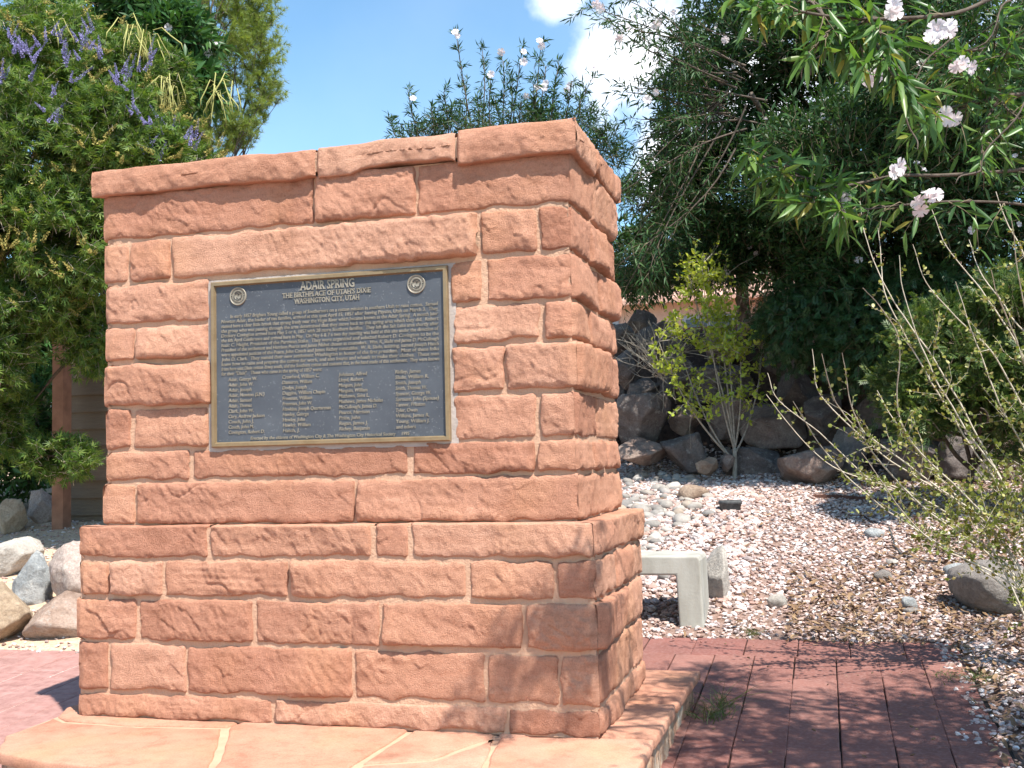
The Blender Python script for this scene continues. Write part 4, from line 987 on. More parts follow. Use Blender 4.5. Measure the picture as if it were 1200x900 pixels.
# house glimpsed beyond the terrace
def build_house():
    ms = simple('pink_stucco', (.50, .36, .29), (.58, .43, .35), 5, .95, .3, .006, 120)
    mt = simple('clay_tile', (.42, .24, .18), (.58, .38, .30), 30, .9, .5, .02, 30)
    mw = simple('blue_grey_trim', (.28, .34, .40), (.34, .40, .45), 10, .6, .1)
    mg, t, b, o = mat('window_glass'); b.inputs['Base Color'].default_value = (.05, .06, .07, 1); b.inputs['Roughness'].default_value = .08
    c = at(800, 345, 27.0); z = 2.3
    root = thing('stucco_house', 'pink stucco house with clay tile roof glimpsed through the trees', 'house', (c[0], c[1], z))
    x0, x1, y0, y1 = c[0]-4.5, c[0]+6, c[1], c[1]+7
    b1 = MB(); b1.box(x0, x1, y0, y1, z-.6, z+2.6); b1.build('wall', ms, root, False)
    for xw in (c[0]-2.2, c[0]+.6, c[0]+3.6):
        f = MB(); f.box(xw-.62, xw+.62, y0-.05, y0+.02, z+.85, z+2.15); fo = f.build('window_frame', mw, root, False)
        g = MB(); g.box(xw-.54, xw-.03, y0-.053, y0, z+.93, z+2.07); g.box(xw+.03, xw+.54, y0-.053, y0, z+.93, z+2.07); g.build('pane', mg, fo, False)
    r_ = MB(); ey, zr, ze = .5, z+4.0, z+2.55; rows = []
    n = 60; X = np.linspace(x0-.5, x1+.5, n*3); wv = .035*np.abs(np.sin(np.arange(n*3)*math.pi/3))
    for yy, zz in ((y0-ey, ze-.12), (y0-ey, ze), ((y0+y1)/2, zr), (y1+ey, ze), (y1+ey, ze-.12)): rows.append(np.c_[X, np.full(n*3, yy), zz+wv])
    r_.grid(np.array(rows)); r_.build('roof', mt, root, False)
    for xx in (x0+.002, x1-.002):
        ga = MB(); ga.add([(xx, y0, z+2.602), (xx, y1, z+2.602), (xx, (y0+y1)/2, zr-.1)], [(0, 1, 2)]); ga.build('gable', ms, root, False)
    adopt(root)
build_house()

# ------------------------------------------------------------------ plants
def lance(w=.13, curl=-.12, n=1):
    V = [(0, 0, 0), (.3, w*.8, .02), (.3, 0, -.03+.0), (.3, -w*.8, .02), (.65, w*.75, .0+curl*.35), (.65, 0, -.04+curl*.35), (.65, -w*.75, curl*.35), (1, 0, curl)]
    F = [(0, 3, 2), (0, 2, 1), (1, 2, 5), (1, 5, 4), (2, 3, 6), (2, 6, 5), (4, 5, 7), (5, 6, 7)]
    return np.array(V, float), np.array(F)
def lance_lo(w=.12, curl=-.1):
    V = [(0, 0, 0), (.42, w, .03), (.42, 0, -.02), (.42, -w, .03), (1, 0, curl)]
    return np.array(V, float), np.array([(0, 2, 1), (0, 3, 2), (1, 2, 4), (2, 3, 4)])
def merge(parts):
    V, F, o = [], [], 0
    for v, f in parts: V.append(v); F.append(f+o); o += len(v)
    return np.concatenate(V), np.concatenate(F)
def rotz(v, a): c, s = math.cos(a), math.sin(a); return v@np.array([[c, s, 0], [-s, c, 0], [0, 0, 1]])
def roty(v, a): c, s = math.cos(a), math.sin(a); return v@np.array([[c, 0, -s], [0, 1, 0], [s, 0, c]])
LV, LF = lance_lo(.11, -.15)
PALM = merge([(rotz(LV*[s*1.12, s*.95, s], a)+[.12, 0, 0], LF) for a, s in ((0, .95), (.55, .85), (-.55, .85), (1.2, .6), (-1.2, .6))])
OVAL = (np.array([(0, 0, 0), (.3, .26, .05), (.3, -.26, .05), (.7, .24, .03), (.7, -.24, .03), (1, 0, -.05), (.5, 0, -.03)], float), np.array([(0, 6, 1), (0, 2, 6), (1, 6, 3), (2, 4, 6), (3, 6, 5), (6, 4, 5)]))
ROUND = (np.array([(0, 0, 0), (.3, .36, .08), (.3, -.36, .08), (.75, .32, .06), (.75, -.32, .06), (1, 0, 0), (.5, 0, -.04)], float), np.array([(0, 6, 1), (0, 2, 6), (1, 6, 3), (2, 4, 6), (3, 6, 5), (6, 4, 5)]))
_r = random.Random(3)
def needle_tuft(n, w=.02, spread=1.2):
    parts = []
    for k in range(n):
        v = np.array([(0, w, 0), (0, -w, 0), (1, 0, 0)], float)*[_r.uniform(.7, 1.05), 1, 1]
        v = rotz(roty(v, -_r.uniform(-spread, spread)), _r.uniform(-spread, spread)); parts.append((v, np.array([(0, 1, 2)])))
    return merge(parts)
PINE = needle_tuft(22, .028, 1.25)
FEATHER = merge([(rotz(LV*[.42, .5, .4], s*.75)+[x, 0, 0], LF) for x in (.05, .22, .4, .58, .74) for s in (1, -1)]+[(LV*[.4, .45, .3]+[.72, 0, 0], LF)])
def bake(tmpl, P, D, Nn, ln, wd=None):
    """instances of a template: x along D, z along normal"""
    tv, tf = tmpl; D = D/(np.linalg.norm(D, axis=1)[:, None]+1e-9); S = np.cross(Nn, D); S /= np.linalg.norm(S, axis=1)[:, None]+1e-9; Nn = np.cross(D, S)
    wd = ln if wd is None else wd
    V = P[:, None]+ln[:, None, None]*tv[None, :, :1]*D[:, None]+wd[:, None, None]*(tv[None, :, 1:2]*S[:, None]+tv[None, :, 2:]*Nn[:, None])
    F = tf[None]+(np.arange(len(P))*len(tv))[:, None, None]
    return V.reshape(-1, 3), F.reshape(-1, tf.shape[1])
def unit(v): return v/(np.linalg.norm(v, axis=-1, keepdims=True)+1e-9)
class Plant:
    def __init__(s, seed): s.r = np.random.default_rng(seed); s.wood = MB(); s.tw = MB(); s.leaf = []; s.tips = []
    def limb(s, a, b, r0, r1, bend=.12, n=9, sides=6):
        a, b = np.asarray(a, float), np.asarray(b, float); t = np.linspace(0, 1, n)[:, None]; Ln = np.linalg.norm(b-a)
        k1, k2 = s.r.normal(size=3)*bend*Ln, s.r.normal(size=3)*bend*Ln*.5
        P = a+(b-a)*t+k1*np.sin(math.pi*t)*.6+k2*np.sin(2*math.pi*t)*.5
        s.wood.tube(P, np.linspace(r0, r1, n), sides); return P
    def twigs(s, B, D, Ln, npts, leaf_n, tmpl_ln, angle=.8, droop=.25, up=.5, rad=.003, sides=3, start=.1, wj=1.0, stem=True):
        """curved twigs with leaves set alternately along them"""
        n = len(B)
        if n == 0: return
        D = unit(D); t = np.linspace(0, 1, npts)
        P = B[:, None]+D[:, None]*(Ln[:, None]*t)[..., None]; P[..., 2] -= droop*Ln[:, None]*t**2
        P += (s.r.normal(size=(n, 1, 3))*.07*Ln[:, None, None])*np.sin(t*math.pi*1.5)[None, :, None]
        if stem:
            a = unit(np.cross(D, s.r.normal(size=(n, 3)))); b = np.cross(D, a); th = np.arange(sides)*2*math.pi/sides
            ring = a[:, None]*np.cos(th)[None, :, None]+b[:, None]*np.sin(th)[None, :, None]
            rr = rad*(1-.75*t)
            V = P[:, :, None]+ring[:, None]*rr[None, :, None, None]
            base = (np.arange(n)*npts*sides)[:, None, None]; i = (np.arange(npts-1)*sides)[None, :, None]; j = np.arange(sides)[None, None]; j2 = (j+1) % sides
            f = np.stack([base+i+j, base+i+j2, base+i+sides+j2, base+i+sides+j], -1).reshape(-1, 4)
            s.tw.add(V.reshape(-1, 3), f)
        u = start+(1-start)*(np.arange(leaf_n)[None]+s.r.uniform(0, .8, (n, leaf_n)))/leaf_n; u = np.clip(u, 0, 1)
        x = u*(npts-1); i0 = np.clip(x.astype(int), 0, npts-2); fr = (x-i0)[..., None]
        I = np.arange(n)[:, None]; Q = P[I, i0]*(1-fr)+P[I, i0+1]*fr; T = unit(P[I, i0+1]-P[I, i0])
        ph = np.arange(leaf_n)[None]*2.4+s.r.uniform(0, 6.3, (n, 1))+s.r.normal(size=(n, leaf_n))*.3
        a = unit(np.cross(T, np.array([.3, .2, 1.0]))); b = np.cross(T, a)
        rad_ = a*np.cos(ph)[..., None]+b*np.sin(ph)[..., None]
        an = angle*s.r.uniform(.6, 1.3, (n, leaf_n, 1)); LD = unit(T*np.cos(an)+rad_*np.sin(an)+np.array([0, 0, -.25*droop]))
        Nn = unit(np.cross(LD, np.cross(np.array([0, 0, 1.0])*up+s.r.normal(size=(n, leaf_n, 3))*.5, LD)))
        ln = tmpl_ln*s.r.uniform(.65, 1.15, (n, leaf_n))
        s.leaf.append((Q.reshape(-1, 3), LD.reshape(-1, 3), Nn.reshape(-1, 3), ln.ravel()))
    def blob(s, c, rad, n, Ln, leaf_n, leaf_len, seed=0, shell=.55, thr=-.25, nf=1.6, upb=.35, droop=.25, angle=.8, npts=4, rad_t=.003, cut=None):
        c = np.asarray(c, float); rad = np.asarray(rad, float)
        q = unit(s.r.normal(size=(n*3, 3)))*(shell+(1-shell)*s.r.uniform(0, 1, (n*3, 1))**.6)
        P = c+q*rad; nz = fbm(P, nf, 2, seed); P, q = P[nz > thr][:n], q[nz > thr][:n]
        if cut is not None: k = cut(P); P, q = P[k], q[k]
        D = unit(q*.9+np.array([0, 0, upb])+s.r.normal(size=P.shape)*.45)
        L_ = Ln*s.r.uniform(.6, 1.3, len(P)); P = P-D*L_[:, None]*.5
        s.twigs(P, D, L_, npts, leaf_n, leaf_len, angle, droop, rad=rad_t); return P
    def finish(s, root, tmpl, lmat, wmat, tmat=None, wood='trunk', leaves='crown', wd=1.0):
        if s.wood.n: s.wood.build(wood, wmat, root)
        if s.tw.n: s.tw.build('twigs', tmat or wmat, root)
        if s.leaf:
            P, D, Nn, ln = [np.concatenate([l[k] for l in s.leaf]) for k in range(4)]
            V, F = bake(tmpl, P, D, Nn, ln, ln*wd); mesh_np(leaves, V, [F], lmat, root)
        adopt(root)
def flower_mesh(name, P, D, size, material, root, seed=0):
    """frilled five-lobed trumpet flowers"""
    r = np.random.default_rng(seed); parts = []
    for k in range(5):
        a = k*2*math.pi/5
        v = np.array([(.0, .04, 0), (.0, -.04, 0), (.45, .12, .10), (.45, -.12, .10), (.62, .34, .34), (.62, 0, .30), (.62, -.34, .34), (.60, .36, .58), (.68, .12, .62), (.62, -.08, .66), (.60, -.34, .56)], float)
        v = v[:, [2, 1, 0]]*[1, 1, 1]; v = np.c_[v[:, 2]*.9, v[:, 1], v[:, 0]]   # x along the tube
        v2 = np.c_[v[:, 0], v[:, 1]*math.cos(a)-v[:, 2]*math.sin(a), v[:, 1]*math.sin(a)+v[:, 2]*math.cos(a)]
        parts.append((v2, np.array([(0, 1, 3, 2), (2, 3, 6, 5), (2, 2, 5, 4), (4, 5, 8, 7), (5, 6, 10, 9)])))
    tv, tf = merge(parts); tri = np.concatenate([tf[:, [0, 1, 2]], tf[:, [0, 2, 3]]]); tri = tri[(tri[:, 0] != tri[:, 1]) & (tri[:, 1] != tri[:, 2])]
    Nn = unit(np.cross(D, r.normal(size=D.shape))); V, F = bake((tv, tri), P, D, Nn, size)
    return mesh_np(name, V, [F], material, root)
def flowers(P, D, size, root, seed, per=1):
    for k in range(0, len(P), per): flower_mesh('pale_flower' if per == 1 else 'flower_cluster', P[k:k+per], D[k:k+per], size[k:k+per], M_petal, root, seed+k).matrix_parent_inverse = root.matrix_world.inverted()
def spikes(name, P, D, Ln, wd, material, root, seed=0, seg=16, fl=4):
    """dense flower spikes made of small florets"""
    r = np.random.default_rng(seed); n = len(P); t = np.linspace(0.02, 1, seg); D = unit(D)
    Q = P[:, None, None]+D[:, None, None]*(Ln[:, None, None]*t[None, :, None])[..., None]+np.zeros((1, 1, fl, 1))
    a = unit(np.cross(D, np.array([.3, .5, .2]))); b = np.cross(D, a)
    ph = r.uniform(0, 6.3, (n, seg, fl)); rad = a[:, None, None]*np.cos(ph)[..., None]+b[:, None, None]*np.sin(ph)[..., None]
    Q = Q+rad*(wd*(1-.75*t))[None, :, None, None]*.5; LD = unit(rad+D[:, None, None]*.5)
    tv = np.array([(0, .25, 0), (0, -.25, 0), (.7, 0, .3), (1, 0, -.2)], float); tf = np.array([(0, 1, 2), (0, 2, 3), (1, 3, 2)])
    ln = (wd*(1-.6*t))[None, :, None]*np.ones((n, 1, fl))*r.uniform(.8, 1.3, (n, seg, fl))
    V, F = bake((tv, tf), Q.reshape(-1, 3), LD.reshape(-1, 3), unit(r.normal(size=(n*seg*fl, 3))), ln.ravel()); return mesh_np(name, V, [F], material, root)
def B(px, py, t, rx, ry, dz=1.0):
    k = t/F_PX; return at(px, py, t), np.array([rx*k, max(rx, ry)*k*dz, ry*k])
def ground_pt(px, py, t): p = at(px, py, t); p[2] = float(ground_z(p[0], p[1])); return p

# chaste tree on the left
def build_vitex():
    p0 = ground_pt(-34, 600, 10.4); root = thing('chaste_tree', 'big green chaste tree with purple flower spikes left of the monument', 'tree', p0)
    s = Plant(21); fork = p0+np.array([0, 0, .9])
    s.limb(p0-[0, 0, .15], fork, .11, .085, .05)
    blobs = [B(40, 180, 10.2, 110, 95), B(140, 170, 10.0, 80, 70), B(205, 190, 9.8, 55, 45), B(20, 300, 9.9, 75, 90), B(95, 275, 9.9, 60, 75), B(30, 60, 10.6, 100, 60), B(150, 95, 10.5, 70, 50), B(-40, 400, 9.8, 75, 80), B(50, 345, 10.0, 60, 45), B(108, 396, 10.4, 26, 42), B(70, 535, 10.3, 42, 24), B(-14, 480, 10.3, 45, 60), B(-80, 200, 10.5, 100, 120)]
    ns = [900, 520, 300, 620, 460, 650, 420, 380, 260, 170, 120, 200, 500]
    for k, ((c, r), n) in enumerate(zip(blobs, ns)):
        P = s.limb(fork, c, .03 if k < 9 and k != 4 else .012, .008, .08)
        for q in range(5):
            e = c+unit(s.r.normal(size=3))*r*.7; s.limb(P[5+q % 4], e, .014, .004, .1, 7, 4)
        s.blob(c, r, int(n*1.6), .22, 8, .078, k, .45, -.16, 2.6, .45, .12, 1.05, 4, .003)
    s.finish(root, PALM, M_lf_vitex, M_bark, M_twig_yel)
    r = np.random.default_rng(5)
    inv = root.matrix_world.inverted()
    for (px, py) in ((28, 57), (30, 62), (52, 50), (75, 65), (92, 38), (105, 50), (112, 42), (72, 78), (52, 105), (60, 135), (80, 138), (150, 85), (165, 78), (178, 68), (18, 60), (1, 90), (172, 138), (187, 142), (176, 176), (186, 180), (195, 178), (218, 170), (230, 172), (130, 92), (40, 70), (98, 62), (12, 40), (66, 42), (120, 64), (142, 100), (160, 128), (206, 150), (34, 92), (88, 100)):
        n = r.integers(2, 4); c = at(px+r.uniform(-3, 3), py+r.uniform(0, 6), 9.35+r.uniform(-.15, .25))
        P = np.array([c+r.normal(size=3)*.03 for q in range(n)]); D = np.array([(r.normal()*.5, r.normal()*.3, 1.0) for q in range(n)]); Ln = r.uniform(.09, .21, n)
        for q in range(n): spikes('purple_flower_spike', P[q:q+1], D[q:q+1], Ln[q:q+1], .0145, M_purple, root, 2+px+q, 20, 5).matrix_parent_inverse = inv
    RP, RD, RL = [], [], []
    for k in range(96):
        c, rr = blobs[r.integers(0, 9)]; q = unit(r.normal(size=3)); q[1] = -abs(q[1]); c = c+q*rr*1.08; n = r.integers(2, 5)
        P = np.array([c+r.normal(size=3)*.05 for q in range(n)]); D = np.array([(r.normal()*.7+.3, r.normal()*.5-.3, .35+r.normal()*.4) for q in range(n)]); Ln = r.uniform(.09, .2, n)
        spikes('seed_spike', P[:1], D[:1], Ln[:1]+.03, .018, M_seed, root, 3+k, 15, 4).matrix_parent_inverse = inv
        RP.append(P[1:]); RD.append(D[1:]); RL.append(Ln[1:])
    o = spikes('seed_spikes', np.concatenate(RP), np.concatenate(RD), np.concatenate(RL), .018, M_seed, root, 3, 15, 4); o.matrix_parent_inverse = inv; o['kind'] = 'stuff'
build_vitex()

def willow_tree(name, label, base, trunk_top, blobs, counts, seed, leaf_len=.10, twig=.34, leaf_n=9, thr=-.2, rad0=.1, fl=60, flt=.05, lm=None, droop=.25, fork_bend=.1, sub=5, nf=1.5, pods=0, group=None, cat='tree', tmpl=None, wm=None, shell=.4, cut=None, petal=True, upb=.35):
    root = thing(name, label, cat, base, group); s = Plant(seed); s.limb(base-np.array([0, 0, .15]), trunk_top, rad0, rad0*.75, .06)
    for k, ((c, r), n) in enumerate(zip(blobs, counts)):
        P = s.limb(trunk_top, c, rad0*.5, .015, fork_bend)
        for q in range(sub): s.limb(P[4+q % 5], c+unit(s.r.normal(size=3))*r*.8, .016, .005, .12, 7, 4)
        s.blob(c, r, n, twig, leaf_n, leaf_len, seed+k, shell, thr, nf, upb, droop, .75, 4, .0035, cut)
    s.finish(root, tmpl or lance_lo(.14, -.15), lm or M_lf_willow, wm or M_bark, M_twig)
    if fl:
        r = np.random.default_rng(seed+4); Q = np.concatenate([l[0] for l in s.leaf]); I = r.choice(len(Q), min(fl, len(Q)), False)
        Qd = Q[I]; dd = unit(CAM-Qd); Qd = Qd+dd*.12
        flowers(Qd, unit(dd+r.normal(size=dd.shape)*.6+[0, 0, .3]), np.full(len(Qd), flt)*r.uniform(.7, 1.2, len(Qd)), root, seed)
    return s, root

# dark glossy tree with hanging pods above the chaste tree
b0 = ground_pt(150, 560, 12.6)
s_, root = willow_tree('desert_willow', 'dark glossy desert willow with hanging yellow pods behind the chaste tree', b0, b0+np.array([0, 0, 1.9]), [B(205, 45, 11.6, 46, 42), B(225, 95, 11.4, 26, 28), B(110, 20, 12.2, 80, 36), B(165, 10, 11.8, 40, 26)], [330, 130, 300, 160], 61, .155, .30, 11, -.6, .09, 14, .06, M_lf_dark)
r = np.random.default_rng(8)
for cx_, cy_, n in ((160, 35, 15), (172, 50, 10), (190, 92, 12), (203, 95, 12), (262, 100, 9), (180, 110, 8), (60, 22, 7), (250, 108, 5)):
    for k in range(n):
        pm = MB(); p = at(cx_+r.normal()*9, cy_+r.normal()*7, 9.9+r.uniform(-.15, .3)); d = np.array([r.normal()*.06, r.normal()*.05, 0]); h = r.uniform(.16, .34)
        pm.tube([p, p+d*.5+[0, 0, .02], p+d+[0, 0, -h*.3], p+d*1.6+[0, 0, -h*.7], p+d*1.7+[0, 0, -h]], [.003, .0045, .0055, .005, .002], 4)
        o = pm.build('seed_pod', M_pod, root); o.matrix_parent_inverse = root.matrix_world.inverted()

# pine far left
def build_pine():
    b0 = ground_pt(235, 420, 19.0); root = thing('pine_tree', 'yellow-green pine standing behind the chaste tree, top against the sky', 'tree', b0); s = Plant(33)
    top = at(238, -140, 19.0); tr = s.limb(b0-[0, 0, .2], top, .22, .04, .02, 14)
    blobs = [B(250, 40, 19, 62, 58), B(300, 60, 18.8, 26, 36), B(308, 105, 18.8, 20, 30), B(282, 140, 18.7, 26, 32), B(240, 150, 18.6, 44, 40), B(225, 90, 18.6, 50, 50), B(290, 5, 19, 40, 40), B(205, -40, 19, 90, 50), B(190, 130, 18.8, 40, 50), B(270, -60, 19, 50, 40)]
    for k, ((c, r), n) in enumerate(zip(blobs, (210, 70, 60, 62, 120, 150, 110, 120, 80, 60))):
        P = s.limb(tr[max(3, 7-k % 4)], c, .04, .01, .08)
        for q in range(6): s.limb(P[4+q % 5], c+unit(s.r.normal(size=3))*r*.9, .014, .004, .1, 7, 4)
        s.blob(c, r, n, .36, 8, .13, k, .3, -.35, 1.6, .8, .0, .55, 4, .006)
    s.finish(root, PINE, M_lf_pine, M_bark)
build_pine()

# desert willow rising behind the monument
def build_mid():
    b0 = ground_pt(600, 420, 13.2); root = thing('desert_willow', 'airy desert willow with upright sprigs rising behind the monument cap', 'tree', b0); s = Plant(71)
    fork = b0+np.array([0, 0, .5]); s.limb(b0-[0, 0, .1], fork, .07, .06, .05)
    spr = [((535, 42), 560), ((478, 108), 500), ((455, 138), 490), ((565, 58), 570), ((590, 72), 585), ((612, 55), 600), ((634, 52), 610), ((640, 78), 625), ((655, 75), 640), ((670, 95), 645), ((694, 92), 650), ((600, 92), 590), ((520, 108), 525), ((505, 128), 520), ((545, 100), 545), ((575, 95), 575), ((625, 100), 620), ((680, 118), 650), ((560, 120), 560), ((650, 118), 630), ((610, 120), 600), ((580, 118), 580), ((530, 125), 535), ((696, 128), 660), ((710, 150), 670)]
    for k, ((tx, ty), bx) in enumerate(spr):
        t = 13.0+s.r.uniform(-.5, .5); a = at(bx, 215, 13.2); b = at(tx, ty, t); s.limb(fork, a, .022, .012, .04, 7, 4)
        P = s.limb(a, b, .012, .004, .035, 10, 4)
        for m in range(2, 10):
            q = P[m]; n = 2; D = unit(np.array([s.r.normal(size=3)*.7+[0, 0, .8] for _ in range(n)])); s.twigs(np.repeat(q[None], n, 0), D, s.r.uniform(.12, .34, n)*(1.25-.1*m), 4, 9, .105, .75, .15, rad=.003)
        s.twigs(P[6:7], (P[9]-P[6])[None], np.array([np.linalg.norm(P[9]-P[6])*1.1]), 4, 16, .105, .7, .0)
    for c, r, n in (B(575, 150, 13.2, 75, 26)+(230,), B(650, 150, 13.2, 60, 26)+(170,), B(500, 158, 13.2, 40, 14)+(60,), B(712, 175, 12.8, 26, 32)+(90,), B(560, 230, 13.4, 110, 60)+(200,)): s.blob(c, r, n, .34, 9, .105, 5, .2, -.25, 1.6, .6, .15)
    s.finish(root, lance_lo(.085, -.15), M_lf_willow, M_bark, M_twig)
    r = np.random.default_rng(4); P = np.array([at(x, y, 12.8) for x, y in ((534, 40), (536, 43), (588, 60), (632, 50), (634, 53), (613, 62), (630, 102), (640, 98), (636, 104), (665, 104), (617, 112), (695, 82), (613, 73), (484, 117), (668, 100), (576, 88))]); D = unit(CAM-P+r.normal(size=P.shape)*4+[0, 0, 4])
    flowers(P, D, r.uniform(.05, .075, len(P)), root, 3)
build_mid()

# big dark desert willow on the right, overhanging the rock wall
b0 = ground_pt(1010, 480, 12.8); top = b0+np.array([.1, .1, 1.6])
bl = [B(900, 60, 12.8, 110, 70), B(1010, 70, 12.2, 120, 90), B(1130, 70, 11.6, 120, 100), B(830, 130, 12.8, 75, 60), B(880, 220, 12.7, 115, 75), B(985, 190, 10.9, 110, 90), B(1090, 210, 10.8, 110, 90), B(1190, 200, 10.8, 90, 110), B(800, 215, 12.9, 50, 50), B(830, 290, 13.0, 70, 42), B(930, 300, 12.4, 85, 50), B(1030, 310, 11.4, 90, 60), B(1140, 310, 11.3, 100, 70), B(960, -60, 12.2, 200, 60), B(1130, 60, 9.8, 110, 60), B(980, 40, 12.0, 110, 50)]
willow_tree('desert_willow', 'large dark desert willow dotted with pale flowers overhanging the rock wall', b0, top, bl, [760, 820, 800, 400, 900, 900, 850, 600, 230, 420, 560, 560, 600, 420, 330, 200], 81, .108, .36, 12, -.22, .13, 90, .055, None, .12, .1, 5, 1.3, upb=.6)
# sprays reaching left into the sky
def build_sprays():
    s = Plant(91); c0 = at(880, 110, 11.6); root = thing('desert_willow', 'leafy desert willow boughs reaching left into the sky above the cap corner', 'tree', ground_pt(960, 470, 13.0))
    b0 = np.array(root.location); fk = b0+np.array([0, 0, 2.0]); s.limb(b0-[0, 0, .1], fk, .08, .06, .05); s.limb(fk, c0, .05, .03, .06)
    for tip in ((690, 8), (705, 18), (722, 32), (745, 40), (760, 60), (745, 104), (735, 108), (770, 88), (752, 140), (765, 160), (742, 168), (790, 25), (800, 50), (735, 0), (760, 5), (780, 118), (800, 90), (738, 215), (745, 250), (770, 190), (815, 20), (790, 140), (728, 225), (740, 285), (725, 310), (760, 320), (735, 335), (775, 295)):
        t = 11.5+s.r.uniform(-.4, .4); e = at(tip[0], tip[1], t); a = c0+(e-c0)*.15+s.r.normal(size=3)*.15
        P = s.limb(a, e, .012, .004, .06, 10, 4)
        for m in range(3, 10):
            n = 2; D = unit(s.r.normal(size=(n, 3))*.7+unit(P[-1]-P[0])*.7); s.twigs(np.repeat(P[m][None], n, 0), D, s.r.uniform(.15, .36, n), 4, 9, .115, .8, .35, rad=.003)
    for c, r, n in (B(738, 262, 12.6, 34, 60)+(260,), B(756, 300, 12.6, 50, 40)+(240,), B(730, 320, 12.9, 24, 30)+(90,)): s.blob(c, r, n, .32, 9, .11, 7, .3, -.3, 1.6, .3, .3)
    s.finish(root, lance_lo(.085, -.18), M_lf_willow, M_bark, M_twig)
    r = np.random.default_rng(6); P = np.array([at(x, y, 11.2) for x, y in ((724, 40), (744, 22), (771, 24), (768, 28), (727, 45), (735, 36), (698, 2), (705, 10), (790, 15), (770, 108), (758, 118), (850, 45))]); D = unit(CAM-P+r.normal(size=P.shape)*4)
    flowers(P, D, r.uniform(.05, .08, len(P)), root, 3)
build_sprays()

# trees further back that close the view on the right and left
for lab, bx, blobs, cnt, sd in (('dense dim tree closing the view behind the big desert willow', 1060, [B(1000, 250, 17, 150, 110), B(1150, 250, 16.5, 150, 120), B(1180, 80, 17, 130, 100)], [700, 700, 450], 111),
        ('small dim tree between the stucco house and the rock wall', 880, [B(880, 290, 16, 90, 45), B(800, 285, 16.5, 60, 50), B(745, 300, 16.5, 50, 45)], [380, 330, 260], 112),
        ('dark green tree half hidden behind the chaste tree at the left border', 40, [B(40, 330, 14, 110, 100), B(20, 130, 14.5, 130, 110), B(120, 240, 14, 70, 90), B(20, 470, 13.0, 70, 80), B(-20, 540, 12.4, 70, 60), B(20, 400, 13.2, 60, 60), B(40, 500, 12.6, 26, 70)], [520, 560, 330, 520, 420, 400, 200], 113)):
    b0 = ground_pt(bx, 450, blobs[0][0][1]*0+ (17 if sd == 111 else 16.5 if sd == 112 else 14)); willow_tree('shade_tree', lab, b0, b0+np.array([0, 0, 1.5]), blobs, cnt, sd, .14, .42, 10, -.4, .12, 0, .05, M_lf_drape if sd != 113 else M_lf_dark, tmpl=lance_lo(.16, -.15))

# evergreen shrub draping over the wall, feathery bush below it
b0 = ground_pt(985, 400, 12.6)
willow_tree('draping_evergreen', 'dark fine-leaved evergreen shrub draping over the top of the rock wall', b0, b0+np.array([0, 0, .5]), [B(960, 375, 11.6, 70, 42), B(1030, 395, 11.2, 75, 50), B(1010, 340, 11.6, 90, 40), B(930, 355, 12.0, 50, 26), B(1090, 360, 11.0, 80, 60)], [330, 400, 350, 160, 350], 121, .11, .30, 8, -.5, .05, 5, .05, M_lf_drape, .55, cat='shrub', tmpl=FEATHER, upb=.0)
b0 = ground_pt(1140, 560, 9.9)
willow_tree('feathery_bush', 'rounded mid-green feathery bush behind the long bare stems', b0, b0+np.array([0, 0, .3]), [B(1110, 420, 9.5, 70, 70), B(1180, 400, 9.4, 70, 75), B(1150, 480, 9.3, 95, 60), B(1220, 470, 9.3, 70, 80), B(1070, 470, 9.6, 36, 50)], [420, 420, 450, 300, 140], 122, .11, .34, 9, -.15, .04, 0, .05, M_lf_feather, .15, cat='shrub', tmpl=FEATHER, upb=.6)

